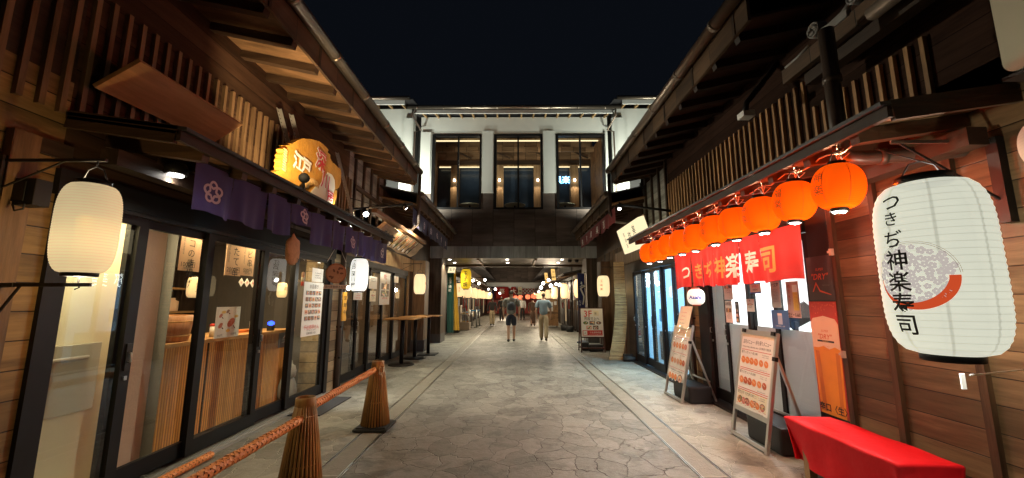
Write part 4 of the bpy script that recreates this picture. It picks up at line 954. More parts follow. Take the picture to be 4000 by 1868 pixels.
b = MB(); REDL = plain('sign_red', (.58, .012, .03), .45)
for ch, px, py, s, red in (('江', 545, 455, .21, 0), ('戸', 655, 525, .185, 0), ('深', 850, 440, .27, 1), ('川', 905, 720, .235, 1), ('屋', 968, 945, .20, 1)):
    y, z = gp(px, py); O = (XS, 0, 0)
    b.text(ch, s, SIGNW, O, UL, UZ, y, z, .022, bold=.045, rot=-.08); b.text(ch, s, SIGNW if not red else REDL, O, UL, UZ, y, z, .027, bold=.015 if not red else .006, rot=-.08)
b.build('lettering', gs, recalc=False)
b = MB()
for y in (4.2, 5.3): b.bar((XS - .08, y, 2.55), (XS - .08, y, 3.1), .03, .03, IRON)
b.build('support', gs)
tl = thing('ball_spotlight', 'black ball-headed spotlight on a short stem before the golden sign', 'spotlight', (-2.15, 3.98, 2.55))
b = MB(); b.lathe([(.004, -.055), (.03, -.045), (.05, -.02), (.055, .0), (.05, .02), (.03, .045), (.004, .055)], plain('deep_black', (.004, .004, .004), .8, 0, .1, 6, 0, .1), (-2.15, 3.98, 2.69), 16); b.build('head', tl)  # tone darkened so the head stays black under the nearby lamp
b = MB(); b.tube([(-2.15, 3.98, 2.65), (-2.16, 4.0, 2.55)], .012, BLACK, 8); b.build('stem', tl)
# carved slab sign with skewers
cs = thing('carved_wood_sign', 'thick carved slab sign with fish and skewer reliefs under a lit timber rail', 'sign', (-2.35, 8.4, 2.6))
SLABW = wood('slab_wood', (.30, .20, .11), (.55, .42, .27), 'Y', None, 1, 0, .6, 6)
A, B_ = V((-2.27, 6.95, 2.80)), V((-2.52, 7.1, 2.52)); vv = (A - B_); vv = V((vv.x, 0, vv.z)); H_ = vv.length; vv.normalize(); O = V((-2.50, 6.95, 2.50))
b = MB(); ol2 = [(0, .02), (.5, -.03), (1.1, .01), (1.7, -.04), (2.3, .0), (2.75, -.02), (2.95, .1), (2.9, .25), (2.98, H_), (2.0, H_ + .02), (1.0, H_), (.05, H_ + .01), (-.04, .2)]
b.prism(ol2, O, UL, vv, .07, SLABW); b.build('board', cs)
b = MB(); nrm = UL.cross(vv)
for i, (yy, cA) in enumerate(((.95, 8), (1.25, 4), (1.52, 7), (1.80, 8), (2.08, 7), (2.3, 4))):
    for q in range(3): b.disc(O, UL, vv, yy + .02 * q, .12 + .1 * q, .06, .05, FOODC[(cA + q) % 9], .012 + .002 * q, 10, .8)
    b.tube([O + UL * (yy - .05) + vv * .03 + nrm * .02, O + UL * (yy + .07) + vv * .38 + nrm * .02], .008, INK, 5)
for i in range(5): b.disc(O, UL, vv, .85 + i * .33, .07, .12, .04, PAPER, .01 + i * .001, 9, -.2)
b.text('串もの', .2, INK, O, UL, vv, .45, .2, .012, bold=.01); b.build('relief', cs, recalc=False)
b = MB(); b.bar((-2.22, 6.25, 2.86), (-2.22, 9.9, 2.86), .09, .07, wood('rail_timber', (.20, .10, .05), (.36, .2, .1), 'Y')); b.build('rail', cs)
b = MB(); b.bar((-2.235, 8.2, 2.905), (-2.235, 9.6, 2.905), .06, .018, emit('rail_strip_glow', (1, .82, .62), 1.5)); b.build('light_strip', cs)
lamp('AREA', (-2.22, 7.9, 2.80), 5, (1, .80, .5), .25, (-2.42, 8.0, 2.6))
# plain tilted board on the left slats
b = MB(); b.hexa([(-2.85, 2.54, 2.88), (-2.85, 3.62, 2.92), (-2.585, 3.62, 3.10), (-2.56, 2.54, 3.07), (-2.87, 2.54, 2.905), (-2.87, 3.62, 2.945), (-2.60, 3.62, 3.125), (-2.58, 2.54, 3.095)], wood('bare_board', (.38, .20, .085), (.52, .29, .13), 'Y', None, 1, 0, .55, 3))
tag(b.build('sign_board', loc=(-2.75, 3.1, 2.9)), 'blank brown sign board leaning out over the canopy from the slats', 'sign board')
# white light-box sign
GLOWW = emit('lightbox_glow', (1, .84, .50), 1.15)
ls = thing('lightbox_sign', 'glowing cream box sign with black brush characters at the far end of the canopy', 'sign', (2.4, 8.1, 2.5))
O = V((2.46, 8.92, 2.46)); vv2 = V((-.16, 0, .52)); LH = vv2.length; vv2.normalize(); nn = UR.cross(vv2)
b = MB(); W_ = 1.55; b.hexa([O, O + UR * W_, O + UR * W_ - nn * .12, O - nn * .12, O + vv2 * LH, O + UR * W_ + vv2 * LH, O + UR * W_ + vv2 * LH - nn * .12, O + vv2 * LH - nn * .12], GLOWW); b.build('lightbox', ls)
b = MB(); b.text('美', .2, INK, O, UR, vv2, 1.12, .38, .006, shear=.1, bold=.005); b.text('弥', .2, INK, O, UR, vv2, .78, .30, .006, shear=.1, bold=.005); b.text('倶楽部', .105, INK, O, UR, vv2, .42, .38, .006, vertical=True)
b.build('lettering', ls, recalc=False)
b = MB(); b.bar(O - nn * .14 + UR * .3, V((RX, 8.62, 2.7)), .03, .03, IRON); b.bar(O - nn * .14 + UR * 1.2, V((RX, 7.72, 2.7)), .03, .03, IRON)
b.bar(O + vv2 * (LH + .012) - nn * .14, O + vv2 * (LH + .012) - nn * .14 + UR * W_, .03, .02, SLAT); b.build('frame', ls)
# neon seen through the bridge windows, and the glowing shop name inside the blue doors
NEON = emit('neon_blue', (.10, .50, 1), 7)
p = survey(2210, 703, Y=17.12)
b = MB(); b.text('倶楽部', .36, NEON, (p.x, 17.12, p.z), UC, UZ, 0, 0, .01, bold=.012); b.text('倶楽部', .36, emit('neon_core', (.55, .85, 1), 6), (p.x, 17.12, p.z), UC, UZ, 0, 0, .02, bold=-.012)
tag(b.build('neon_sign', recalc=False, loc=(p.x, 17.12, p.z)), 'blue neon lettering glowing behind the right bridge window', 'neon sign')
GL2 = emit('white_letter_glow', (.80, .93, 1), 9)
b = MB()
for ch, y in (('美', 8.78), ('弥', 9.26)):
    b.text(ch, .36, GL2, (3.05, 0, 0), UR, UZ, -y, 1.92, .0, bold=.01)
tag(b.build('backlit_letters', recalc=False, loc=(3.05, 9, 1.92)), 'large glowing white characters behind the blue-lit glass doors', 'sign')
# ball-ended lamps on the stays
SPOTG = emit('flood_glow', (1, .97, .9), 40)
for nm, lab, p, d in (('floodlight', 'bright white floodlight hung from the left iron stay', (-2.66, 7.06, 2.99), (.5, -.6, -.6)), ('floodlight', 'small spotlight at the outer end of the left iron stay', (-2.16, 7.82, 3.28), (.5, .4, -.8)), ('floodlight', 'black cylinder spotlight at the outer end of the right iron stay', (2.07, 7.74, 3.25), (-.2, -.5, -.85))):
    t = thing(nm, lab, 'spotlight', p); q = V(p); dd = V(d).normalized(); b = MB(); b.tube([q - dd * .08, q + dd * .03], .05, BLACK, 14); b.build('housing', t)
    b = MB(); b.tube([q + dd * .031, q + dd * .036], .046 if 'bright' in lab else .03, SPOTG, 14); b.build('lens', t)
    b = MB(); b.tube([q - dd * .05, q + V((0, 0, .12))], .01, BLACK, 6); b.build('yoke', t)
t = thing('downlight', 'round glaring downlight under the left canopy corner', 'downlight', (-2.62, 3.0, 2.45))
b = MB(); b.lathe([(.075, .0), (.08, .05), (.06, .09)], BLACK, (-2.62, 3.0, 2.41), 16); b.build('housing', t); b = MB(); b.lathe([(.05, -.006), (.05, -.002)], SPOTG, (-2.62, 3.0, 2.41), 16); b.build('lens', t)

ws = thing('lightbox_sign', 'unlit cream box sign with rounded corners high at the upper right corner', 'sign', (2.62, 1.85, 2.75))
b = MB(); a, w_ = survey(3925, 300, X=2.62), .9
pts = []
for cx_, cz_, a0 in ((.07, .07, 180), (w_ - .07, .07, 270), (w_ - .07, .83, 0), (.07, .83, 90)):
    for k in range(7): t_ = rad(a0 + k * 15); pts.append((cx_ + .07 * math.cos(t_), cz_ + .07 * math.sin(t_)))
b.prism(pts, (2.62, a.y, a.z), UR, UZ, .14, plain('cream_box', (.50, .44, .32), .6, 0, .08)); b.build('box', ws)
b = MB(); b.prism([(.0, -.012), (w_, -.012), (w_, -.03), (0, -.03)], (2.60, a.y, a.z), UR, UZ, .3, IRON); b.build('bracket', ws)
# ================================================================== BAMBOO BARRIER
BAMB = wood('bamboo', (.26, .13, .04), (.52, .29, .09), 'Z', None, 1, 0, .45, 14)
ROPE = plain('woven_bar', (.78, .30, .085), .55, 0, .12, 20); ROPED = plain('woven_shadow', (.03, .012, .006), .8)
def cone(label, c):
    c = V(c); t = thing('bamboo_cone', label, 'cone', c, 'bamboo cones of the barrier')
    b = MB(); b.box(c.x - .19, c.x + .19, c.y - .19, c.y + .19, .012, .035, RUBBER); b.box(c.x - .165, c.x + .165, c.y - .165, c.y + .165, .035, .05, RUBBER); b.build('base', t, bevel=.006)
    b = MB(); n = 30; random.seed(int(c.y * 10))
    for i in range(n):
        a = 2 * math.pi * i / n; r1, r0 = .152, .066; tw = .05 * random.random()
        b.tube([c + V((r1 * math.cos(a), r1 * math.sin(a), .05)), c + V(((r0 + .03) * math.cos(a + tw * .5), (r0 + .03) * math.sin(a + tw * .5), .5)), c + V((r0 * math.cos(a + tw), r0 * math.sin(a + tw), .68 + .02 * random.random()))], [.0135 - .003 * random.random(), .0098 - .002 * random.random(), .0065], BAMB, 6)
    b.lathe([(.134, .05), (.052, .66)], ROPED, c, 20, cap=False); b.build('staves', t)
    b = MB(); b.lathe([(.052, .66), (.064, .655), (.072, .70), (.070, .745), (.060, .75), (.058, .70)], BAMB, c, 20, cap=False)
    for z, r in ((.30, .118), (.62, .078)): b.tube([c + V((r * math.cos(k * .2618), r * math.sin(k * .2618), z)) for k in range(25)], .006, BAMB, 5, False)
    b.build('collar', t); return t
cone('far bamboo cone standing on the left drain channel', (-1.60, 4.9, 0)); cone('near bamboo cone cut off by the bottom of the frame', (-1.53, 3.1, 0))
def barrier_bar(label, a, c):
    a, c = V(a), V(c); d = (c - a); L = d.length; d.normalize(); t_ = d.cross(V((0, 0, 1))).normalized(); s_ = t_.cross(d)
    t = thing('barrier_bar', label, 'barrier bar', a); R = .027
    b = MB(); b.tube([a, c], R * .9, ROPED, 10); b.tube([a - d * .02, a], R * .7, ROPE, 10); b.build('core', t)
    b = MB(); turns = L / .16; N = max(20, int(L * 90))
    for sgn in (1, -1):
        for k in range(4):
            pts = []
            for i in range(N + 1):
                q = i / N; an = sgn * q * turns * 2 * math.pi + k * 2 * math.pi / 4
                rr = R + .003 * math.sin(an * 5 / 2 * 1.0 + k) * sgn
                pts.append(a + d * L * q + (t_ * math.cos(an) + s_ * math.sin(an)) * rr)
            for p, q in zip(pts, pts[1:]):
                n = ((p + q) / 2 - a); n = (n - d * n.dot(d)).normalized(); w_ = d.cross(n) * 0 + (q - p).cross(n).normalized() * .0102
                b.faces([p - w_, p + w_, q + w_, q - w_, p - w_ + n * .003, p + w_ + n * .003, q + w_ + n * .003, q - w_ + n * .003], [(4, 5, 6, 7), (0, 4, 7, 3), (1, 2, 6, 5)], ROPE)
    b.build('woven_cover', t, recalc=False)
barrier_bar('orange woven bar slung between the two bamboo cones', (-1.56, 3.13, .64), (-1.62, 4.87, .655)); barrier_bar('orange woven bar running from the near bamboo cone out of frame', (-1.53, 3.05, .608), (-1.62, 1.35, .54))
barrier_bar('loose orange woven bar lying along the shop door track', (-2.81, 3.98, .037), (-2.80, 2.5, .037))

# ================================================================== TABLES, BENCH, BLIND
def high_table(label, c, w_, d_, round_=True):
    c = V(c); t = thing('high_table', label, 'table', c, 'high tables outside the doors')
    b = MB(); b.box(c.x - w_ / 2, c.x + w_ / 2, c.y - d_ / 2, c.y + d_ / 2, 1.02, 1.05, TABLEW); b.build('table_top', t, bevel=.004)
    b = MB(); b.tube([c + V((0, 0, .03)), c + V((0, 0, 1.02))], .045, BLACK, 14); b.box(c.x - .12, c.x + .12, c.y - .12, c.y + .12, 1.0, 1.02, BLACK); b.build('pole', t)
    b = MB()
    if round_: b.lathe([(.29, .0), (.29, .012), (.26, .028), (.06, .036)], BLACK, c, 28)
    else: b.box(c.x - .24, c.x + .24, c.y - .24, c.y + .24, .004, .028, BLACK)
    b.build('base', t)
high_table('nearest high table with thin orange wood top and round black base', (-2.56, 9.45, .006), .7, .72); high_table('middle high table with round base behind the nearest one', (-2.52, 10.5, .006), .7, .72); high_table('farthest high table with square base by the timber column', (-2.33, 11.25, .006), .62, .62, False)
bn = thing('bench', 'low bench draped in glossy red cloth below the big white lantern', 'bench', (2.56, 3.2, 0))
b = MB()
for x in (2.42, 2.72):
    for y in (2.75, 3.55): b.box(x - .03, x + .03, y - .03, y + .03, 0, .40, COLW)
b.box(2.39, 2.75, 2.7, 3.65, .36, .425, COLW); b.build('frame', bn)
b = MB(); x0, x1, y0, y1 = 2.36, 2.77, 2.67, 3.74; RR = .016
def ring(q, inset=0.0, dz=0.0):                                    # q 0 = top edge, 1 = hem
    out = []; n = 26; per = [(x0 + inset, y0 + inset), (x1 - inset, y0 + inset), (x1 - inset, y1 - inset), (x0 + inset, y1 - inset)]
    for k in range(4):
        a, c_ = per[k], per[(k + 1) % 4]
        for i in range(n):
            s = i / n; x, y = a[0] + (c_[0] - a[0]) * s, a[1] + (c_[1] - a[1]) * s
            nx, ny = ((0, -1), (1, 0), (0, 1), (-1, 0))[k]; f = q * (-.045 + .016 * math.sin(s * 9 + k * 2) + .009 * math.sin(s * 23 + k) - .03 * math.cos(2 * math.pi * s)) + .005 * math.sin(q * 7 + s * 11 + k) * q
            out.append(V((x + nx * f, y + ny * f, .45 + dz + .004 * math.sin(y * 13 + x * 7) - .335 * q + .012 * q * math.sin(s * 6 + k))))
    return out
rings = [ring(0, .15, -.004), ring(0, .08, -.002), ring(0, RR, 0), ring(0, RR * .3, -RR * .3), ring(0, 0, -RR)] + [ring(.07 + .93 * q / 8) for q in range(9)]; N = len(rings[0]); vs = [p for r in rings for p in r]
fs = [(i * N + j, i * N + (j + 1) % N, (i + 1) * N + (j + 1) % N, (i + 1) * N + j) for i in range(len(rings) - 1) for j in range(N)]
b.faces(vs, fs, REDBENCH, True); b.faces(rings[0], [tuple(range(N))], REDBENCH, True); bmesh.ops.remove_doubles(b.bm, verts=b.bm.verts[:], dist=.0004); b.build('red_cloth', bn)
b = MB(); BL = wood('woven_reed', (.34, .20, .08), (.60, .40, .18), 'X', 'Z', .022, .12, .6, 20)
b.sheet(lambda i, j: V((2.52 + .25 * i - .20 * max(0, (j - .35) / .65) ** 2 + .08 * i * j, 10.22 + .02 * math.sin(j * 9) - .05 * i, 2.40 * (1 - j) + .015)), 8, 40, BL)
tag(b.build('reed_blind', recalc=False, loc=(2.55, 10.2, 0)), 'tall woven reed blind curving outward to the ground beside the blue doors', 'blind')
b = MB(); b.tube([(2.62, 10.0, .06), (2.9, 9.95, .06)], .06, RUBBER, 10); b.box(2.66, 2.86, 10.0, 10.2, .006, .16, RUBBER)
tag(b.build('weight', loc=(2.75, 10.05, 0)), 'black rubber weight at the foot of the reed blind', 'weight')

# ================================================================== A-FRAME BOARDS
def tank(label, x0, x1, y0, y1, h):
    b = MB(); b.box(x0, x1, y0, y1, .006, h, RUBBER); o = b.build('water_weight', None, bevel=.03, loc=((x0 + x1) / 2, (y0 + y1) / 2, 0)); 
    return tag(o, label, 'weight')
def aframe(label, y0, y1, xb, xt, ztop, fill, xback, lean_extra=None, cover=False):
    """menu stand facing the street (-X): foot line at xb, head at xt"""
    t = thing('menu_stand', label, 'menu stand', (xb, (y0 + y1) / 2, 0))
    O = V((xb, y1, .006)); vv_ = V((xt - xb, 0, ztop)); L = vv_.length; vv_.normalize(); n = UR.cross(vv_); W = y1 - y0
    b = MB()
    for s in (0, W): b.bar(O + UR * s, O + UR * s + vv_ * L, .035, .03, ALU, n)
    b.bar(O + vv_ * .03, O + UR * W + vv_ * .03, .03, .03, ALU, n); b.bar(O + vv_ * .30, O + UR * W + vv_ * .30, .05, .03, ALU, n); b.bar(O + vv_ * (L - .02), O + UR * W + vv_ * (L - .02), .05, .035, ALU, n)
    b.build('front_frame', t)
    b = MB()
    for s in (.03, W - .03): b.bar(O + UR * s + vv_ * (L * .82) - n * .02, V((xback, y1 - s, .01)), .028, .022, ALU)
    b.bar(V((xback - .08, y1 - .03, .3)), V((xback - .08, y0 + .03, .3)), .02, .02, ALU); b.build('rear_frame', t)
    b = MB(); P0 = O + UR * .02 + vv_ * .32 + n * .012; PW, PH = W - .04, L - .36
    b.hexa([P0, P0 + UR * PW, P0 + UR * PW - n * .01, P0 - n * .01, P0 + vv_ * PH, P0 + UR * PW + vv_ * PH, P0 + UR * PW + vv_ * PH - n * .01, P0 + vv_ * PH - n * .01], PAPER)
    fill(b, P0, UR, vv_, PW, PH); b.build('menu_panel', t, recalc=False)
    b = MB()
    for s, q in ((.04, L - .01), (W - .05, L - .01), (W + .005, L * .78)): b.box(0, 0, 0, 0, 0, 0, BLACK) if 0 else b.bar(O + UR * s + vv_ * q + n * .02, O + UR * (s + .05) + vv_ * q + n * .02, .04, .03, BLACK, n)
    b.build('clip', t)
    if lean_extra: lean_extra(t, O, vv_, n, L, W)
    return t
def menu2(b, O, u, v, W, H):
    b.text('店内メニュー・持ち帰りメニュー', .052, INK, O, u, v, W / 2, H - .085, .003, maxw=W * .86); b.text('In-store menu, takeaway menu  店内菜単 外賣菜単', .026, INK, O, u, v, W / 2, H - .14, .003, maxw=W * .88)
    b.rect(O, u, v, 0, H - .035, W, .03, FOODC[3], .002)
    y = H - .17
    for i, (t_, k) in enumerate((('握り八セット ¥2,180', 0), ('握り六セット ¥3,080', 9), ('握り七セット ¥3,200', 6))):
        h = .20; b.rect(O, u, v, .02, y - h, W - .04, .006, REDINK, .002); b.rect(O, u, v, .02, y - .006, W - .04, .005, REDINK, .002)
        b.text(t_, .034, INK, O, u, v, W * .30, y - .03, .003, maxw=W * .52); lines(b, O, u, v, W * .66, y - .03, W * .28, 2, .014, INKG)
        food(b, O, u, v, .03, y - h + .025, W * .55, .12, k); food(b, O, u, v, W * .62, y - h + .03, W * .30, .11, k)
        lines(b, O, u, v, W * .6, y - h + .02, W * .34, 1, .014, INKG); y -= h + .012
    for i in range(4):
        x = .015 + i * (W - .03) / 4; w_ = (W - .03) / 4 - .012; b.rect(O, u, v, x, .03, w_, .15, CREAM, .0015); b.rect(O, u, v, x, .178, w_, .004, REDINK, .002); b.rect(O, u, v, x, .03, w_, .003, REDINK, .002)
        lines(b, O, u, v, x + .01, .16, w_ - .02, 2, .014, INKG); food(b, O, u, v, x + .012, .04, w_ - .024, .08, (4, 7, 1, 10)[i])
aframe('tall aluminium menu stand with sushi photos beside the red bench', 4.09, 4.69, 2.39, 2.60, 1.12, menu2, 2.86)
def menu1(b, O, u, v, W, H):
    b.rect(O, u, v, 0, H - .13, W, .12, FOODC[3], .002); lines(b, O, u, v, .1, H - .06, W - .2, 2, .022, REDINK)
    y = H - .16
    for i in range(3):
        h = .22; b.rect(O, u, v, .02, y - .005, W - .04, .005, REDINK, .002); lines(b, O, u, v, .03, y - .03, W * .45, 1, .02, INKG); lines(b, O, u, v, W * .55, y - .03, W * .4, 1, .02, INKG)
        food(b, O, u, v, .03, y - h + .02, W * .55, .14, (0, 3, 12)[i]); food(b, O, u, v, W * .62, y - h + .02, W * .32, .14, (6, 9, 1)[i]); y -= h + .012
    lines(b, O, u, v, .03, .08, W - .06, 2, .018, INKG)
def extra1(t, O, vv_, n, L, W):
    b = MB(); tp = V((.05, 0, .30)).normalized(); P = O + UR * .12 + vv_ * (L - .06) + n * .03
    b.hexa([P, P + UR * .42, P + UR * .42 - n * .004, P - n * .004] + [q + V((.07, .02 * 0 - .05, .33)) for q in (P, P + UR * .42, P + UR * .42 - n * .004, P - n * .004)], CREAM)
    v2 = V((.07, -.05, .33)).normalized(); nn_ = UR.cross(v2).normalized()
    for i, (ww, c_) in enumerate(((.26, REDINK), (.24, REDINK), (.20, REDINK), (.25, INKG))): lines(b, P + nn_ * .006, UR, v2, .07, .24 - i * .055, ww, 1, .02, c_, .004)
    b.build('notice_card', t, recalc=False)
    b = MB(); b.sheet(lambda i, j: O + UR * (-.02 + (W + .04) * i) + vv_ * (L * (.98 - .62 * j)) + n * (.03 + .012 * math.sin(i * 14 + j * 9) * math.sin(j * 7)), 14, 14, glass('plastic_sleeve', (.97, .97, .97), 1.2, .05)); b.build('plastic_sleeve', t, recalc=False)
aframe('aluminium menu stand in a wrinkled plastic sleeve with a cream notice on top', 6.0, 6.62, 2.37, 2.60, 1.08, menu1, 2.88, extra1)
tank('black water tank weighting the plastic-covered menu stand', 2.47, 2.80, 5.96, 6.55, .24); tank('black water tank behind the tall sushi menu stand', 2.50, 2.80, 4.02, 4.6, .26); 
t3 = thing('standing_sign', '3F direction board in a dark wooden stand on the right pavement', 'standing sign', (2.23, 11.7, 0))
DW = wood('dark_red_frame', (.045, .018, .012), (.10, .04, .028), 'Z'); O = V((1.90, 11.7, 0)); W = .66; vv3 = V((0, .10, 1)).normalized()
b = MB()
for x in (0, W): b.bar(O + UC * x, O + UC * x + vv3 * 1.24, .035, .03, DW, (0, 1, 0)); b.bar(O + UC * x + vv3 * 1.2 + V((0, .03, 0)), O + UC * x + V((0, .5, 0)), .03, .03, DW, (0, 1, 0))
for z in (.12, .42, 1.23): b.bar(O + vv3 * z, O + UC * W + vv3 * z, .03, .035, DW)
b.bar(O + V((0, .45, .12)), O + V((W, .45, .12)), .03, .03, DW); b.bar(O + V((0, .02, .12)), O + V((0, .45, .12)), .025, .025, DW); b.bar(O + V((W, .02, .12)), O + V((W, .45, .12)), .025, .025, DW); b.build('frame', t3)
b = MB(); n3 = UC.cross(vv3); P = O + UC * .018 + vv3 * .435 + n3 * .02; PW, PH = W - .036, .785
b.hexa([P, P + UC * PW, P + UC * PW - n3 * .012, P - n3 * .012, P + vv3 * PH, P + UC * PW + vv3 * PH, P + UC * PW + vv3 * PH - n3 * .012, P + vv3 * PH - n3 * .012], PAPER)
b.text('3F', .25, REDINK, P, UC, vv3, .20, .64, .004, bold=.012); b.rect(P, UC, vv3, .36, .58, .15, .14, CREAM, .002); b.text('旨', .07, INK, P, UC, vv3, .42, .65, .004); b.text('階段で上へ', .1, INK, P, UC, vv3, .31, .50, .004, bold=.008, maxw=.42)
for i, (x, y) in enumerate(((.05, .33), (.235, .33), (.42, .33), (.14, .20), (.33, .20))): food(b, P, UC, vv3, x, y, .155, .105, (4, 2, 7, 11, 5)[i])
b.rect(P, UC, vv3, .03, .03, PW - .06, .145, REDINK, .002); b.rect(P, UC, vv3, .05, .045, .11, .115, PAPER, .003); b.text('人', .06, INK, P, UC, vv3, .105, .10, .005); b.text('うなぎ四代目', .055, PAPER, P, UC, vv3, .39, .115, .004, maxw=.40, bold=.01); b.text('エレベーターもご利用ください', .026, PAPER, P, UC, vv3, .39, .06, .004, maxw=.40)
b.build('sign_panel', t3, recalc=False)
b = MB(); b.box(2.15, 2.55, 11.85, 12.1, .006, .2, RUBBER); b.box(2.06, 2.38, 11.74, 12.0, .006, .19, RUBBER) if 0 else None
tag(b.build('water_weight', bevel=.04, loc=(2.35, 11.97, 0)), 'black rounded weight in front under the 3F board', 'weight'); b = MB(); b.box(1.98, 2.20, 12.12, 12.36, .006, .24, RUBBER); tag(b.build('water_weight', bevel=.04, loc=(2.1, 12.24, 0)), 'taller black weight behind under the 3F board', 'weight')

# ================================================================== POSTERS ON THE RIGHT DOORS
def rpost(label, px0, py0, px1, py1, fill, bg=PAPER, X=2.885, cat='poster', name='poster', group=None):
    a, c_ = survey(px0, py0, X=X), survey(px1, py1, X=X); w_, h_ = a.y - c_.y, a.z - c_.z
    return sheet_thing(name, label, cat, (X, a.y, c_.z), UR, UZ, w_, h_, bg, lambda b, O, u, v: fill(b, O, u, v, w_, h_), group)
def q8(x, y): return 2800 + .6236 * x, 1050 + .6236 * y
def doc(title=None, col=INK, kinds=(), tc=INK, sub=6, ts=.16):
    def f(b, O, u, v, w_, h_):
        y = h_ * .9
        if title: b.text(title, min(h_ * ts, w_ * .3), tc, O, u, v, w_ / 2, y - h_ * .03, .004, maxw=w_ * .8, bold=.01); y -= h_ * (ts + .04)
        for i, k in enumerate(kinds): food(b, O, u, v, w_ * .12, y - h_ * .22 * (i + 1), w_ * .76, h_ * .18, k)
        y -= h_ * .23 * len(kinds); lh = max(.010, w_ * .075); n = max(1, int((y - h_ * .04) / (lh * 1.35)))
        lines(b, O, u, v, w_ * .1, y - lh * .5, w_ * .8, min(n, sub), lh, col)
    return f
DARKP = plain('charcoal_poster', (.055, .045, .042), .5); BLUEP = plain('blue_poster', (.06, .16, .36), .5, 0, .5, 5)
rpost('small menu sheet with a dish photo on the second frosted door', *q8(40, 92), *q8(103, 195), doc(None, INKG, (2,), sub=3))
rpost('white sheet of payment icons pasted on the second frosted door', *q8(50, 202), *q8(103, 340), doc('お支払', INK, (5,), sub=5))
rpost('dark photo menu sheet left of the black door stile', *q8(112, 205), *q8(146, 340), doc('定食', PAPER, (2, 5, 8), PAPER, 2), DARKP)
rpost('blue-bordered notice hanging high on the third frosted door', *q8(205, 92), *q8(278, 154), lambda b, O, u, v, w_, h_: (b.rect(O, u, v, .0, 0, w_, h_ * .12, BLUEINK, .002), b.rect(O, u, v, 0, h_ * .9, w_, h_ * .1, BLUEINK, .002), b.text('設置券売', h_ * .26, REDINK, O, u, v, w_ / 2, h_ * .68, .003, maxw=w_ * .8), b.text('毎朝買付', h_ * .22, INK, O, u, v, w_ / 2, h_ * .36, .003, maxw=w_ * .8)))
rpost('white sheet with small bowl pictures on the third frosted door', *q8(183, 190), *q8(238, 270), doc('丼', INK, (1,), sub=2))
rpost('grey sheet of line drawings on the door nearest the beer poster', *q8(332, 82), *q8(405, 245), doc('一丈岡', INKG, (), INK, 9), plain('grey_sheet', (.50, .48, .44), .7))
def beer_f(b, O, u, v, w_, h_):
    b.rect(O, u, v, w_ * .52, h_ * .2, w_ * .4, h_ * .68, FOODC[8], .002); b.rect(O, u, v, w_ * .52, h_ * .7, w_ * .4, h_ * .2, PAPER, .0025); b.text('樽生', h_ * .12, REDINK, O, u, v, w_ * .25, h_ * .86, .003, vertical=True); b.text('氷点下', h_ * .1, REDINK, O, u, v, w_ * .25, h_ * .58, .003, vertical=True)
    b.text('生ビール660', h_ * .13, INK, O, u, v, w_ * .5, h_ * .08, .004, maxw=w_ * .95, bold=.02)
rpost('beer price sheet marked 660 in the corner of the last door', *q8(428, 82), *q8(530, 310), beer_f, plain('rose_poster', (.62, .40, .34), .6, 0, .2, 5))
def blue_f(b, O, u, v, w_, h_):
    b.rect(O, u, v, w_ * .38, h_ * .25, w_ * .26, h_ * .55, plain('pale_blue', (.45, .58, .70), .5), .002); b.rect(O, u, v, w_ * .38, h_ * .72, w_ * .26, h_ * .12, PAPER, .003); lines(b, O, u, v, w_ * .08, h_ * .16, w_ * .8, 1, h_ * .08, PAPER)
rpost('blue poster of a tall glass at the foot of the last door\'s sheets', *q8(340, 258), *q8(458, 385), blue_f, BLUEP)
# beer banners on the post
XB = 2.885
a, c_ = survey(3146, 1008, X=XB), survey(3268, 1175, X=XB)
def dry1(b, O, u, v, w_, h_):
    b.text('SUPER', h_ * .085, ORR, O, u, v, w_ * .5, h_ * .70, .003, shear=.3); b.text('"DRY"', h_ * .19, ORR, O, u, v, w_ * .5, h_ * .54, .003, shear=.25, bold=.015)
    b.prism([(w_ * .2, h_ * .2), (w_ * .32, h_ * .36), (w_ * .44, h_ * .2), (w_ * .85, h_ * .12), (w_ * .85, h_ * .14), (w_ * .46, h_ * .235), (w_ * .32, h_ * .42), (w_ * .16, h_ * .2)], V(O) + u.cross(v) * .003, u, v, .001, ORR); lines(b, O, u, v, w_ * .5, h_ * .34, w_ * .4, 1, h_ * .04, INKG)
ORR = plain('beer_orange_red', (.62, .10, .04), .5)
HOL = UR
b1 = sheet_thing('banner', 'dark brown beer banner with red lettering above the beer glass poster', 'banner', (XB, a.y, c_.z), UR, UZ, a.y - c_.y, a.z - c_.z, DARKP, lambda b, O, u, v: dry1(b, O, u, v, a.y - c_.y, a.z - c_.z))
a2, c2_ = survey(3158, 1178, X=XB - .004), survey(3322, 1648, X=XB - .004); w2, h2 = .335, a2.z - c2_.z
AMBER = plain('amber_beer', (.78, .26, .015), .45, 0, .22, 4); AMBD = plain('amber_dark', (.62, .17, .015), .45, 0, .2, 6); REDP = plain('beer_red', (.48, .04, .025), .5, 0, .25, 5); FOAM = plain('beer_foam', (.78, .52, .34), .6, 0, .1, 6)
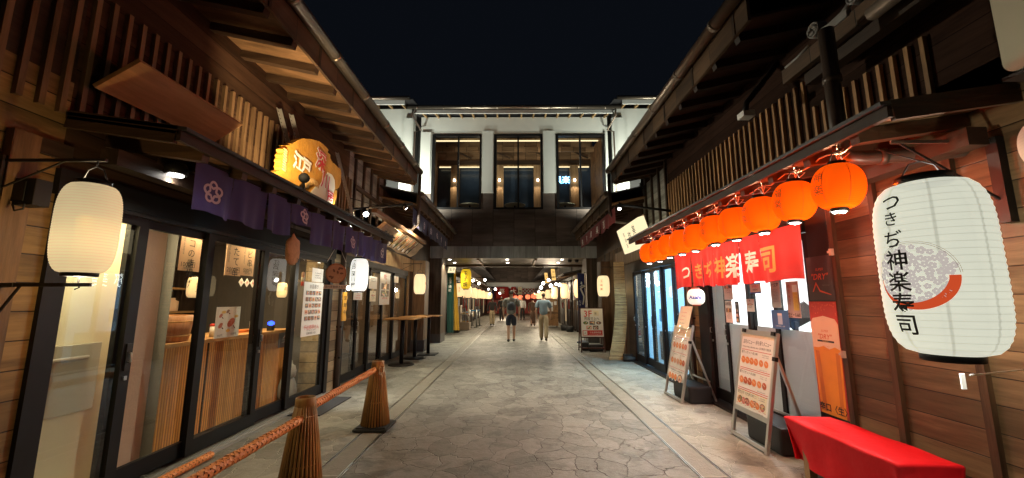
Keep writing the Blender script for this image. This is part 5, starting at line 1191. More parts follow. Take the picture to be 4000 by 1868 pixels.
def dry2(b, O, u, v):
    b.prism([(w2 * .0, h2 * .60), (w2 * .07, h2 * .0), (w2 * .93, h2 * .0), (w2 * 1.0, h2 * .60)], V(O) + u.cross(v) * .0012, u, v, .0006, AMBER)
    b.prism([(w2 * .08, h2 * .55), (w2 * .16, h2 * .02), (w2 * .3, h2 * .02), (w2 * .22, h2 * .55)], V(O) + u.cross(v) * .0018, u, v, .0005, AMBD)
    b.prism([(w2 * .80, h2 * .55), (w2 * .74, h2 * .02), (w2 * .86, h2 * .02), (w2 * .93, h2 * .55)], V(O) + u.cross(v) * .0018, u, v, .0005, AMBD)
    b.prism([(w2 * .02, h2 * .58), (w2 * .0, h2 * .80), (w2 * .1, h2 * .845), (w2 * .5, h2 * .87), (w2 * .9, h2 * .845), (w2, h2 * .80), (w2 * .98, h2 * .58), (w2 * .8, h2 * .60), (w2 * .6, h2 * .575), (w2 * .4, h2 * .60), (w2 * .2, h2 * .58)][::-1], V(O) + u.cross(v) * .0024, u, v, .0006, FOAM)
    for i in range(26): random.seed(i); b.disc(O, u, v, w2 * random.random(), h2 * (.88 + .11 * random.random()), .006, .008, ORR, .002, 7)
    for i in range(0): random.seed(i + 50); b.disc(O, u, v, w2 * (.25 + .5 * random.random()), h2 * (.44 + .1 * random.random()), .035, .02, FOODC[8], .0021 + i * .0001, 9, random.random())
    b.text('SUPER', h2 * .03, ORR, O, u, v, w2 * .5, h2 * .735, .0035, shear=.3); b.text('"DRY"', h2 * .062, ORR, O, u, v, w2 * .5, h2 * .685, .0035, shear=.25, bold=.012); b.rect(O, u, v, w2 * .2, h2 * .635, w2 * .6, h2 * .016, INK, .003); b.text('KARAKUCHI', h2 * .012, FOODC[8], O, u, v, w2 * .5, h2 * .643, .004)
    lines(b, O, u, v, w2 * .12, h2 * .60, w2 * .76, 3, h2 * .012, ORR, .0035, 'biervonkarakuchidrytaste')
    b.text('辛口〈生〉', h2 * .075, INK, O, u, v, w2 * .5, h2 * .06, .0035, bold=.02, maxw=w2 * .95)
sheet_thing('banner', 'tall amber beer glass banner standing behind the red bench', 'banner', (XB - .004, a2.y, c2_.z), UR, UZ, w2, h2, REDP, dry2)
for i, (p, lb) in enumerate((((3245, 985), 'pale clip holding the dark beer banner at its top corner'), ((3292, 1385), 'pale clip pinching the amber beer banner\'s edge'))):
    q = survey(*p, X=2.86); b = MB(); b.box(q.x - .01, q.x + .02, q.y - .012, q.y + .012, q.z - .03, q.z + .03, plain('pale_clip', (.6, .4, .3), .5) if i == 0 else bpy.data.materials['pale_clip']); b.box(q.x - .02, q.x - .005, q.y - .02, q.y + .02, q.z - .008, q.z + .012, b.mats[0]); tag(b.build('clip', loc=q), lb, 'clip')
# folded dark menu holder and counter things inside the sushi shop
b = MB(); b.bar((3.25, 4.95, 1.18), (3.45, 4.75, 1.36), .3, .02, BLACK, (0, 1, .6)); b.box(3.3, 3.34, 4.85, 4.9, 1.04 - .1, 1.2, BLACK); tag(b.build('tablet', loc=(3.32, 4.87, 1.0)), 'black tilted order tablet behind the frosted doors', 'tablet')

# ================================================================== LEFT SHOP CONTENTS
def lpost(label, px0, py0, px1, py1, fill, bg=PAPER, X=-2.925, cat='poster', name='poster', group=None):
    a, c_ = survey(px0, py0, X=X), survey(px1, py1, X=X); w_, h_ = c_.y - a.y, a.z - c_.z
    return sheet_thing(name, label, cat, (X, a.y, c_.z), UL, UZ, w_, h_, bg, lambda b, O, u, v: fill(b, O, u, v, w_, h_), group)
ct = thing('counter', 'orange ribbed wood counter inside the purple-curtained shop', 'counter', (-3.34, 4.9, .03))
b = MB(); b.box(-3.30, -3.34, 3.66, 6.1, .08, 1.0, COUNTER); b.box(-3.34, -3.9, 3.66, 3.70, .08, 1.0, COUNTER); b.build('front', ct)
b = MB(); b.box(-3.27, -3.95, 3.63, 6.13, 1.0, 1.04, TABLEW); b.build('counter_top', ct)
b = MB()
for y in (4.45, 5.3): b.box(-3.29, -3.30, y, y + .012, .08, 1.0, BEAM)
b.box(-3.292, -3.34, 3.66, 6.1, .03, .08, BEAM); b.build('plinth', ct)
tb_ = thing('wooden_tub', 'round hooped wooden tub at the near end of the ribbed counter', 'tub', (-3.56, 4.12, 1.04))
b = MB(); b.lathe([(.24, .0), (.27, .26), (.25, .26), (.23, .03)], wood('tub_staves', (.26, .10, .035), (.44, .2, .08), 'Z', None, 1, 0, .45, 14), (-3.56, 4.12, 1.04), 28); b.build('body', tb_)
b = MB()
for z, r in ((.06, .249), (.2, .266)): b.tube([V((-3.56, 4.12, 1.04 + z)) + V((r * math.cos(k * .2244), r * math.sin(k * .2244), 0)) for k in range(29)], .008, BAMB, 6, False)
b.build('hoop', tb_)
def price(label, i, px0, py0, px1, py1, jp, en, pr):
    def f(b, O, u, v, w_, h_):
        b.text(jp, w_ * .42, INK, O, u, v, w_ * .62, h_ * .88, .003, vertical=True, step=1.05); b.text(en, w_ * .16, INKG, O, u, v, w_ * .18, h_ * .6, .003, rot=-1.5708, maxw=h_ * .6); b.text(pr + '円', w_ * .28, INK, O, u, v, w_ * .5, h_ * .15, .004, maxw=w_ * .9); b.text(pr + ' yen', w_ * .14, INKG, O, u, v, w_ * .5, h_ * .06, .004)
    lpost(label, px0, py0, px1, py1, f, PAPERT, -3.18, 'price strip', 'price_strip', 'tan price strips hung in the shop windows')
price('tan price strip of octopus at 1000 yen, nearest the pink plaster strip', 0, 715, 885, 765, 1062, 'タコの唐揚げ', 'fried octopus', '1000'); price('tan price strip of rice crackers at 900 yen beside the 1000 yen strip', 1, 785, 895, 828, 1068, '海老せんべい', 'shrimp rice crackers', '900')
price('tan price strip of scallop skewer at 2000 yen in the third door', 2, 892, 918, 938, 1080, 'ほたて串', 'scallop skewer', '2000'); price('tan price strip of shrimp skewer at 500 yen beside the 2000 yen strip', 3, 952, 940, 988, 1080, 'エビ串', 'shrimp skewer', '500')
def card(b, O, u, v, w_, h_):
    for i, (x, y, s) in enumerate(((.18, .72, .16), (.45, .85, .15), (.62, .48, .34), (.2, .4, .2))): b.disc(O, u, v, w_ * x, h_ * y, w_ * s * .5, h_ * s * .36, FOODC[(2, 7, 2, 2)[i]], .003, 12, .6); b.bar(V(O) + u * w_ * (x + s * .3) + v * h_ * (y - s * .3) + u.cross(v) * .004, V(O) + u * w_ * (x + s * .55) + v * h_ * (y - s * .6) + u.cross(v) * .004, .008, .003, FOODC[7])
    for x, y in ((.28, .83), (.82, .68), (.52, .22)): b.disc(O, u, v, w_ * x, h_ * y, w_ * .09, h_ * .05, FOODC[8], .004, 12)
    b.text('300円', h_ * .1, INK, O, u, v, w_ * .2, h_ * .08, .004); b.text('600円', h_ * .1, INK, O, u, v, w_ * .76, h_ * .10, .004)
lpost('white price card with skewer photos at 300 and 600 yen on the counter', 848, 1200, 930, 1312, card, PAPER, -3.22, 'price card', 'price_card')
def tin(label, c, r, h, m, m2):
    t = thing('tin', label, 'tin', c); b = MB(); b.lathe([(r, 0), (r, h)], m, c, 18); b.build('body', t); b = MB(); b.lathe([(r * 1.02, h), (r * 1.02, h + .02), (r * .9, h + .025)], m2, c, 18); b.build('lid', t)
    b = MB(); c = V(c); b.text('海', .05, m2, x=0, y=h * .55, fn=lambda a, q: c + V(((r + .003) * math.cos(-.6 + a / r), (r + .003) * math.sin(-.6 + a / r), q)), bold=.01); b.build('lettering', t, recalc=False)
tin('pale tin with red print beside the skewer price card', (-3.42, 4.72, 1.04), .065, .12, PAPER, REDINK); tin('orange tin standing next to the pale tin', (-3.45, 4.98, 1.04), .05, .14, plain('orange_tin', (.75, .16, .03), .5), INK)
b = MB(); b.box(-3.5, -3.75, 5.2, 5.45, 1.04, 1.07, plain('orange_tray', (.62, .16, .03), .5)); b.lathe([(.04, .0), (.04, .14), (.015, .17), (.015, .2)], PAPER, (-3.45, 5.42, 1.04), 12); b.lathe([(.035, .0), (.035, .1)], PAPER, (-3.5, 5.62, 1.04), 12); tag(b.build('bottle', loc=(-3.5, 5.4, 1.04)), 'white sauce bottles and orange tray on the counter end', 'bottles')
b = MB(); b.lathe([(.012, -.03), (.04, -.012), (.04, .012), (.012, .03)], emit('blue_led', (.02, .06, 1), 8), (-3.33, 5.62, 1.14), 12); b.box(-3.36, -3.30, 5.58, 5.66, 1.04, 1.11, BLACK); tag(b.build('blue_lamp', loc=(-3.33, 5.62, 1.04)), 'small vivid blue lamp on the counter behind the glass', 'lamp')
for lb, p, gl in (('small cream lantern lettered inside behind the first counter door', (760, 1123), '江戸'), ('small cream lantern with crest inside the fourth door', (1102, 1134), '花')):
    q = survey(*p, X=-3.45); lantern(lb, q, .07, .22, paper('small_lantern_paper', (1, .74, .38), .62, 90, .2) if gl == '江戸' else bpy.data.materials['small_lantern_paper'], glyphs=[(gl, .05, -25, .02, BROWNINK, 1, 0)], n=20, ribs=16)
b = MB()
b.box(-3.30, -3.325, 2.66, 3.30, .62, 1.12, GREYP); b.tube([(-3.29, 2.70, .03), (-3.29, 2.70, .98), (-3.29, 2.74, 1.02), (-3.29, 3.2, 1.02)], .014, ALU, 8)
tag(b.build('folded_table', loc=(-3.3, 3.0, .03)), 'grey folded table leaning on the plaster inside the first door', 'folded table')
def grid(b, O, u, v, w_, h_):
    b.text('お品書き', w_ * .12, INKG, O, u, v, w_ * .5, h_ * .92, .003)
    for r in range(5):
        for c in range(5): food(b, O, u, v, w_ * (.10 + .165 * c), h_ * (.76 - .118 * r), w_ * .145, h_ * .075, 2 + 3 * ((r * 5 + c) % 4)); lines(b, O, u, v, w_ * (.10 + .165 * c), h_ * (.75 - .118 * r), w_ * .14, 1, .008, INKG)
    b.text('千社参拝せん', w_ * .13, REDINK, O, u, v, w_ * .5, h_ * .16, .003); b.text('Edo style rice crackers', w_ * .05, INKG, O, u, v, w_ * .5, h_ * .10, .003, maxw=w_ * .7); b.text('営業時間 10-20', w_ * .07, INK, O, u, v, w_ * .5, h_ * .05, .003)
lpost('tall white menu poster with rows of food photos on the door glass', 1190, 1100, 1250, 1305, grid)
lpost('narrow white notice behind the food photo menu poster', 1222, 1046, 1260, 1104, doc('御案内', INK, (), INK, 5), PAPER, -2.96); lpost('black-and-white sheet taped to the counter front', 1092, 1290, 1136, 1350, doc('花火', PAPER, (2,), PAPER, 2), INKG, -3.285)
lpost('bright poster with fish drawings in the second glass door row', 1487, 1062, 1520, 1190, doc('特上', REDINK, (2, 8), REDINK, 6)); lpost('small yellow notice between the black stiles of the far doors', 1446, 1136, 1467, 1178, doc('席', INK, (1,), INK, 2), CREAM)
lpost('blank white sheet high in the far glass doors', 1443, 1078, 1472, 1130, doc(None, INKG, (), INK, 2)); lpost('small square notice on the last far door', 1541, 1078, 1556, 1106, doc('禁煙', REDINK, (), REDINK, 1)); lpost('red and white sticker sheet under the lettered lantern', 1382, 1142, 1414, 1172, doc('カード可', REDINK, (), REDINK, 2))
# hanging crackers
oc = thing('cracker_sign', 'oval lumpy rice cracker sign hanging below the purple curtain gap', 'hanging sign', (-2.45, 4.42, 2.18))
b = MB(); CRK = plain('rice_cracker', (.50, .24, .10), .7, 0, .5, 16, 1.0); random.seed(4)
for k in range(1):
    n, m_ = 24, 12; vs = []; 
    for i in range(m_ + 1):
        th = math.pi * i / m_
        for j in range(n):
            a = 2 * math.pi * j / n; r = 1 + .10 * math.sin(a * 5 + i) + .06 * math.sin(a * 9 + i * 2)
            vs.append(V((-2.45 + .045 * math.cos(th), 4.42 + .125 * math.sin(th) * math.cos(a) * r, 2.0 + .165 * math.sin(th) * math.sin(a) * r)))
    b.faces(vs, [(i * n + j, i * n + (j + 1) % n, (i + 1) * n + (j + 1) % n, (i + 1) * n + j) for i in range(m_) for j in range(n)], CRK, True)
b.build('cracker', oc); b = MB(); b.tube([(-2.45, 4.40, 2.14), (-2.46, 4.42, 2.48), (-2.45, 4.44, 2.14)], .004, IRON, 5); b.build('cord', oc); b = MB(); b.text('丸', .06, INK, (-2.40, 0, 0), UL, UZ, 4.44, 1.89, .002); b.build('lettering', oc, recalc=False)
pc = thing('acrylic_sign', 'clear acrylic plate with a round rice cracker beside the lettered lantern', 'hanging sign', (-2.5, 5.66, 1.95))
nv = V((.42, -.9, 0)).normalized(); uu = V((.9, .42, 0)).normalized(); c = V((-2.5, 5.66, 1.79)); P = c - uu * .2 - UZ * .2
b = MB(); b.faces([P, P + uu * .4, P + uu * .4 + UZ * .40, P + UZ * .40], [(0, 1, 2, 3)], GLASS); b.build('plate', pc)
b = MB(); b.disc(P, uu, UZ, .2, .235, .135, .14, CRK, .012, 26); b.disc(P, uu, UZ, .2, .235, .12, .125, plain('cracker_pink', (.60, .38, .25), .7, 0, .25, 9, .6), .02, 24); random.seed(8)
for i in range(7): b.disc(P, uu, UZ, .2 + .07 * math.cos(i), .235 + .07 * math.sin(i * 1.3), .025, .014, FOODC[7], .0215 + i * .0002, 8, i)
b.build('cracker', pc, recalc=False); b = MB(); b.rect(P, uu, UZ, .05, .02, .3, .055, PAPER, .006); b.text('深川名物焼きたて', .036, INK, P, uu, UZ, .2, .047, .009, maxw=.27); b.build('name_plate', pc, recalc=False)
b = MB(); b.tube([P + uu * .08 + UZ * .4, P + uu * .2 + UZ * .66], .003, PAPER, 5); b.tube([P + uu * .32 + UZ * .4, P + uu * .2 + UZ * .66], .003, PAPER, 5); b.build('cord', pc)
b = MB(); YW = plain('yellow_wood', (.72, .36, .05), .5, 0, .2, 12); pr = [(0, 0), (.085, 0)] + [(.085 + .008 * math.sin(i * 1.2), .03 * i) for i in range(1, 15)] + [(.085, .45), (0, .45)]
b.prism(pr, (-2.70, 6.44, 1.13), (.25, .97, 0), UZ, .025, YW); b.text('営業中', .07, INK, (-2.70, 6.44, 1.13), V((.25, .97, 0)).normalized(), UZ, .043, .36, .003, vertical=True, step=1.6)
b.tube([(-2.69, 6.48, 1.58), (-2.70, 6.5, 1.75)], .003, PAPER, 5)
tag(b.build('wooden_plaque', recalc=False, loc=(-2.7, 6.46, 1.13)), 'wavy yellow wooden plaque lettered vertically beside the pipe', 'plaque')
b = MB()
for i in range(3): b.lathe([(.0, -.02), (.022, -.015), (.018, .05), (.0, .06)], (PAPERT, CREAM, plain('charm_red', (.5, .08, .05), .6))[i], (-2.88, 5.50, 1.78 - .06 * i), 8)
tag(b.build('charm', loc=(-2.88, 5.5, 1.7)), 'small pink and yellow charm hanging on the black door stile', 'charm')
st = thing('stone_figure', 'small grey stone animal figure standing inside the fifth door', 'figurine', (-3.22, 5.95, .03))
b = MB(); ST = plain('grey_stone', (.20, .20, .19), .8, 0, .3, 14, .6)
b.lathe([(.10, 0), (.13, .08), (.12, .2), (.08, .30), (.05, .34)], ST, (-3.22, 5.95, .06), 16); b.lathe([(.02, .28), (.08, .32), (.09, .40), (.07, .47), (.02, .50)], ST, (-3.19, 5.93, .06), 16); b.lathe([(.0, .44), (.035, .45), (.02, .53), (.0, .54)], ST, (-3.17, 5.88, .06), 8); b.lathe([(.0, .44), (.035, .45), (.02, .53), (.0, .54)], ST, (-3.21, 5.99, .06), 8); b.build('body', st)
b = MB(); b.box(-3.1, -3.36, 5.8, 6.1, .03, .07, TABLEW); b.build('stand', st)
b = MB(); b.box(-2.45, -2.9, 5.35, 6.35, .006, .018, plain('rubber_mat', (.03, .03, .032), .8)); tag(b.build('door_mat', loc=(-2.67, 5.8, 0)), 'dark rubber mat on the pavement behind the far bamboo cone', 'mat')

# kitchen shelf behind the counter
ks = thing('kitchen_shelf', 'dark wall shelf with rows of jars behind the ribbed counter', 'shelf', (-5.5, 5.2, 1.2))
b = MB()
for z in (1.25, 1.62): b.box(-5.3, -5.75, 3.75, 6.8, z, z + .03, TABLEW)
for y in (3.75, 5.25, 6.77): b.box(-5.3, -5.75, y, y + .03, .9, 2.0, BEAM)
b.build('boards', ks)
random.seed(21)
jl = ['dark', 'amber', 'white', 'green', 'red', 'pale', 'brown', 'orange', 'grey', 'cream']
for i in range(10):
    y = 3.95 + i * .28; z = 1.28 if i % 2 else 1.65; r = .06 + .03 * random.random(); h = .12 + .12 * random.random(); b = MB()
    b.lathe([(r * .9, 0), (r, .01), (r, h * .75), (r * .5, h * .85), (r * .5, h)], (FOODC[7], FOODC[8], PAPER, GREENCL, REDINK, CREAM, WOK, FOODC[0], GREYP, PAPERT)[i], (-5.45, y, z), 14)
    tag(b.build('jar', loc=(-5.45, y, z)), f'{jl[i]} jar on the {"lower" if i % 2 else "upper"} kitchen shelf board', 'jar', 'jars on the kitchen shelf')
for i in range(3):
    p = survey(943 + i * 22, 1103 + i * 2, X=-3.3); b = MB(); b.prism([(0, -.055), (.05, 0), (0, .055), (-.05, 0)], p, UL, UZ, .002, PAPER); b.text('割', .035, REDINK, p, UL, UZ, 0, 0, .002); b.tube([p + V((0, 0, .055)), p + V((0, 0, .12))], .002, INK, 4)
    tag(b.build('paper_tag', recalc=False, loc=p), ('first', 'second', 'third')[i] + ' white diamond paper tag hanging below the 500 yen strip', 'tag', 'diamond paper tags')
# ================================================================== THE STREET BEYOND THE BRIDGE
FWALL = wood('far_timber', (.05, .032, .02), (.13, .085, .05), 'Z', 'Y', .3, .03)
WINGLOW = emit('lit_far_window', (1, .70, .38), .32)
def far_shop(label, sx, y0, y1, wallm, lit, xw=2.97, roofz=2.62):
    t = thing('far_shop', label, 'shop', (sx * xw, (y0 + y1) / 2, 0)); b = MB()
    b.box(sx * xw, sx * (xw + 3), y0, y1, 0, 3.6, wallm); b.box(sx * (xw - .05), sx * xw, y0, y1, 2.2, 2.36, BEAM)
    y = y0
    while y < y1 - .05: b.box(sx * (xw - .07), sx * xw, y, y + .12, 0, 2.5, BEAM); y += (y1 - y0) / 4
    b.build('wall', t)
    for k in range(3):
        ya = y0 + (y1 - y0) / 4 * (k + .35); yb = ya + (y1 - y0) / 4 * .62
        b = MB(); b.box(sx * (xw - .02), sx * (xw - .06), ya, yb, .1, 2.15, BLACK); d = b.build('door', t)
        b = MB(); b.rect((sx * (xw - .062), ya if sx < 0 else yb, .2), UL if sx < 0 else UR, UZ, .06, .1 + (.7 if k != lit else 0), yb - ya - .12, 1.7 - (.7 if k != lit else 0), WINGLOW if k == lit else GLASSD, .002); b.build('pane', d, recalc=False)
    b = MB(); b.hexa([(sx * (xw - .85), y0 + .1, roofz - .05), (sx * xw, y0 + .1, roofz + .12), (sx * xw, y1 - .1, roofz + .12), (sx * (xw - .85), y1 - .1, roofz - .05), (sx * (xw - .85), y0 + .1, roofz), (sx * xw, y0 + .1, roofz + .17), (sx * xw, y1 - .1, roofz + .17), (sx * (xw - .85), y1 - .1, roofz)], ROOFT)
    y = y0 + .3
    while y < y1 - .2: b.bar((sx * (xw - .8), y, roofz - .07), (sx * xw, y, roofz + .08), .06, .08, BEAMX); y += .55
    b.build('canopy', t)
    b = MB(); b.hexa([(sx * (xw - 1.05), y0, 3.45), (sx * (xw + 3), y0, 4.35), (sx * (xw + 3), y1, 4.35), (sx * (xw - 1.05), y1, 3.45), (sx * (xw - 1.05), y0, 3.55), (sx * (xw + 3), y0, 4.45), (sx * (xw + 3), y1, 4.45), (sx * (xw - 1.05), y1, 3.55)], ROOFT)
    b.build('roof', t); return t
GREENW = wood('dark_green_wall', (.03, .035, .03), (.07, .07, .055), 'Z', 'Y', .3, .03)
far_shop('far left timber shop just past the bridge, behind the glass food case', -1, 17.4, 22.4, GREENW, 1); far_shop('far left shop with dark doors behind the queue posts', -1, 22.6, 27.8, FWALL, 2); far_shop('far left shop next to last, halfway down the lantern row', -1, 28, 35.5, FWALL, 0); far_shop('last far left shop against the second bridge', -1, 35.7, 43.4, FWALL, 1)
far_shop('far right dark shop behind the navy banner', 1, 17.4, 20.6, FWALL, 5); far_shop('far right shop with black screens by the brown food cart', 1, 20.8, 26.2, GREENW, 1); far_shop('far right shop next to last under the bright bulbs', 1, 26.4, 34.5, FWALL, 0); far_shop('last far right shop against the second bridge', 1, 34.7, 43.4, FWALL, 2)
fb = thing('bridge_building', 'second dark bridge closing the far end of the street', 'building', (0, 43.6, 0))
b = MB(); b.box(-9, 9, 43.6, 46, 2.97, 7.5, TILE); b.box(-9, -3, 43.6, 46, 0, 2.97, FWALL); b.box(3, 9, 43.6, 46, 0, 2.97, FWALL); b.box(-9, 9, 43.5, 43.6, 2.75, 3.35, METALG); b.build('wall', fb)
b = MB()
for x, w_, m in ((-2.2, .75, 0), (-1.1, .5, 1), (.35, 1.0, 0), (1.8, 1.1, 1), (-3.6, .7, 1)): b.box(x, x + w_, 43.55, 43.6, 5.05, 5.5, WINGLOW if m == 0 else plain('dim_window', (.30, .32, .30), .4) if 'dim_window' not in bpy.data.materials else bpy.data.materials['dim_window'])
b.build('window', fb)
b = MB()
for i in range(7): x = .3 + i * .36; b.bar((x, 43.4, 2.1), (x + .65, 43.4, 2.75), .04, .02, PLASTERW, (0, 1, 0)); b.bar((x + .65, 43.4, 2.1), (x, 43.4, 2.75), .04, .02, PLASTERW, (0, 1, 0))
b.build('lattice', fb)
for i, (x, w_, m, lb, ch) in enumerate(((-1.9, 1.3, REDCL, 'red curtain with white ring mark under the second bridge', '祭'), (-.3, .5, REDCL, 'narrow red banner right of the ring-marked curtain', '大'), (.45, .38, CREAM, 'cream hanging banner with dark letters at the street end', '寿司'), (-3.1, 1.0, NAVY, 'navy curtain with pale letters at the left street end', '酒'))):
    t = thing('hanging_banner', lb, 'banner', (x, 42.6, 3)); b = MB(); b.sheet(lambda p, q: V((x + w_ * p, 42.6 + .05 * math.sin(p * 9), 2.85 - (1.2 if i != 2 else 1.6) * q)), 10, 3, m); b.build('cloth', t, recalc=False)
    b = MB(); b.text(ch, .6 if len(ch) == 1 else .3, PAPER if m is not CREAM else INK, (x + w_ / 2, 42.52, 2.3), UC, UZ, 0, .1, .01, vertical=True, bold=.01); b.build('lettering', t, recalc=False)
b = MB(); b.box(-3, 3, 46, 46.1, 0, 3, REDP)
tag(b.build('end_wall', loc=(0, 46, 0)), 'dim red wall beyond the second bridge', 'wall')
# lantern rows
od = ['first', 'second', 'third', 'fourth', 'fifth', 'sixth', 'seventh', 'eighth', 'ninth', 'tenth']
for i, y in enumerate((17.9, 21.6, 24.9, 28.4, 31.9, 34.8, 37.4, 39.9, 42.2)):
    s = 1.0 if i else 1.25
    lantern(f'cream lantern of the far left row, {od[i]} one past the bridge', (-2.45, y, 1.9), .19 * s, .62 * (1 if i else .95), P_FAR, 'cream lanterns along the street', 12, 10, lod=True, glyphs=[('玉子', .12, -75, .08, BROWNINK, 1.1, 0)] if i == 0 else None, cord_to=V((-2.45, y, 2.5)))
for i, y in enumerate((15.7, 19.8, 24.6, 29.5, 34.6, 38.5, 41.6)):
    lb = 'cream lantern half hidden behind the navy banner' if i == 0 else f'cream lantern of the far right row, {od[i - 1]} one beyond the navy banner'
    lantern(lb, (2.5 if i == 0 else 2.45, y, 1.9), .19, .72 if i < 3 else .62, P_FAR, 'cream lanterns along the street', 12, 10, lod=True, cord_to=V((2.45, y, 2.5)))
p = survey(1820, 1090, Y=16.6)
lantern('hanging yellow lantern lettered vertically in black past the bridge', p, .215, .8, paper('yellow_lantern_paper', (.95, .62, .03), .62, 40, .2), glyphs=[('玉子焼', .2, -90, .22, INK, 1.12, .01)], n=24, ribs=20, cord_to=V((p.x, 16.6, 2.97)))
for i, (px, py, Y) in enumerate(((2033, 1162, 38), (2062, 1160, 36), (2085, 1158, 33), (2014, 1163, 40))):
    p = survey(px, py, Y=Y); lantern(('red lantern hanging at mid-street, ' + ('left of the kimono', 'above the kimono', 'right of the kimono, orange', 'nearest the street end')[i]), p, .22, .4, paper('red_far_lantern', (1, .22, .10), 1.2) if i == 0 else bpy.data.materials['red_far_lantern'], 'red lanterns at the street end', 10, 8, power=2.2, end=.35, lod=True)
BULB = emit('bright_bulb', (1, .94, .82), 26)
random.seed(11)
for i, (px, py, Y, r) in enumerate(((1847, 1096, 22, .10), (1871, 1108, 24, .09), (1894, 1094, 26, .10), (1935, 1130, 30, .11), (1913, 1148, 33, .10), (1952, 1146, 36, .10), (1908, 1130, 30, .08), (2152, 1117, 24, .14), (2122, 1107, 22, .11), (2113, 1124, 25, .13), (2143, 1094, 20, .09), (2172, 1110, 22, .09), (2186, 1113, 19, .10), (2105, 1140, 33, .1))):
    r *= .72; p = survey(px, py, Y=Y); t = thing('street_bulb', f'bright bare floodlight bulb over the far {"left" if px < 2000 else "right"} stalls, {od[i % 7]} of the cluster', 'bulb', p, 'bright bulbs over the far stalls')
    b = MB(); b.lathe([(.2 * r, -r), (.8 * r, -.6 * r), (r, 0), (.7 * r, .7 * r), (.3 * r, r)], BULB, p, 14); b.build('bulb', t); b = MB(); b.tube([p + V((0, 0, r * .9)), p + V((0, 0, r * 2)), p + V((.6 if px > 2000 else -.6, 0, r * 2.5))], .02, BLACK, 6); b.build('holder', t)
    if i in (0, 2, 3, 5, 7, 9, 12, 13): lamp('POINT', p + V((.35 if px < 2000 else -.35, 0, -.15)), 95 if i not in (5, 13) else 260, WARM, .1)
# vertical glowing signs on the right, box sign and cloths on the left
for i, (x0, y0, x1, y1, Y, lb) in enumerate(((2157, 1051, 2172, 1094, 20, 'tilted tall glowing orange sign, nearer of the two past the bridge'), (2131, 1066, 2143, 1105, 22.5, 'tall glowing orange sign, farther of the two past the bridge'))):
    a, c_ = survey(x0, y0, Y=Y), survey(x1, y1, Y=Y); b = MB(); b.hexa([(a.x, Y, c_.z), (c_.x, Y, c_.z), (c_.x, Y + .15, c_.z), (a.x, Y + .15, c_.z), (a.x - .06, Y, a.z), (c_.x - .06, Y, a.z), (c_.x - .06, Y + .15, a.z), (a.x - .06, Y + .15, a.z)], emit('orange_sign_glow', (1, .60, .18), 1.1) if i == 0 else bpy.data.materials['orange_sign_glow'])
    b.text('旨い肴', .12, BROWNINK, ((a.x + c_.x) / 2 - .03, Y, (a.z + c_.z) / 2), UC, UZ, 0, .13, .004, vertical=True); tag(b.build('vertical_sign', recalc=False, loc=(a.x, Y, c_.z)), lb, 'sign')
a, c_ = survey(1748, 1040, Y=17.2), survey(1775, 1068, Y=17.2); b = MB(); b.hexa([(a.x, 17.2, c_.z), (c_.x, 17.2, c_.z), (c_.x, 17.4, c_.z), (a.x, 17.4, c_.z), (a.x + .08, 17.15, a.z), (c_.x + .05, 17.15, a.z), (c_.x + .05, 17.35, a.z), (a.x + .08, 17.35, a.z)], GLOWW); b.text('玉子', .13, BROWNINK, (a.x + .16, 17.18, (a.z + c_.z) / 2), UC, UZ, .05, 0, .02); tag(b.build('lightbox_sign', recalc=False, loc=(a.x, 17.2, c_.z)), 'small glowing cream box sign above the green cloth', 'sign')
def drape(name, label, px0, px1, py0, py1, Y, m, lean=0.0, text=None, flare=0):
    a, c_ = survey(px0, py0, Y=Y), survey(px1, py1, Y=Y); w_ = c_.x - a.x; t = thing(name, label, 'hanging cloth', ((a.x + c_.x) / 2, Y, 0)); b = MB()
    b.sheet(lambda i, j: V((a.x + (w_ * (1 + flare * j)) * i + lean * j, Y + .04 * math.sin(i * 12) * (.4 + j), a.z + (c_.z - a.z) * j)), 14, 6, m); b.build('cloth', t, recalc=False)
    if text: b = MB(); b.text(text, w_ * .5, PAPER, ((a.x + c_.x) / 2, Y - .06, a.z - w_ * .9), UC, UZ, 0, 0, .01, vertical=True); b.build('lettering', t, recalc=False)
    b = MB(); b.tube([(a.x - .02, Y, a.z + .01), (c_.x + .02, Y, a.z + .01)], .012, BLACK, 6); b.build('rod', t)
drape('hanging_cloth', 'dark green cloth hanging with white letters past the bridge column', 1747, 1768, 1068, 1300, 17.0, GREENCL, .05, '玉子焼処'); drape('hanging_cloth', 'narrow yellow cloth leaning to the ground beside the green cloth', 1768, 1774, 1042, 1290, 17.3, YELCL, .08, None, 1.2)
b = MB(); p = survey(1780, 1292, Z=.1); b.box(p.x - .2, p.x + .14, p.y, p.y + .4, .006, .2, RUBBER); tag(b.build('weight', bevel=.02, loc=(p.x, p.y, 0)), 'black block weight at the foot of the yellow cloth', 'weight')
cs2 = thing('food_case', 'pale wooden food display case with slanted glass on the left pavement', 'display case', (-2.5, 20.6, 0))
b = MB(); b.box(-2.76, -2.22, 20.4, 21.1, .004, .36, PLANKL if 0 else plain('pale_case', (.62, .52, .42), .5)); b.box(-2.76, -2.68, 20.4, 21.1, .36, 1.2, b.mats[0]); b.box(-2.68, -2.24, 20.45, 21.05, .75, .78, PAPER); b.build('body', cs2)
b = MB(); b.faces([(-2.24, 20.42, .36), (-2.24, 21.08, .36), (-2.45, 21.08, 1.18), (-2.45, 20.42, 1.18)], [(0, 1, 2, 3)], GLASS); b.faces([(-2.68, 20.42, .36), (-2.24, 20.42, .36), (-2.45, 20.42, 1.18), (-2.68, 20.42, 1.18)], [(0, 1, 2, 3)], GLASS); b.build('glass', cs2)
b = MB()
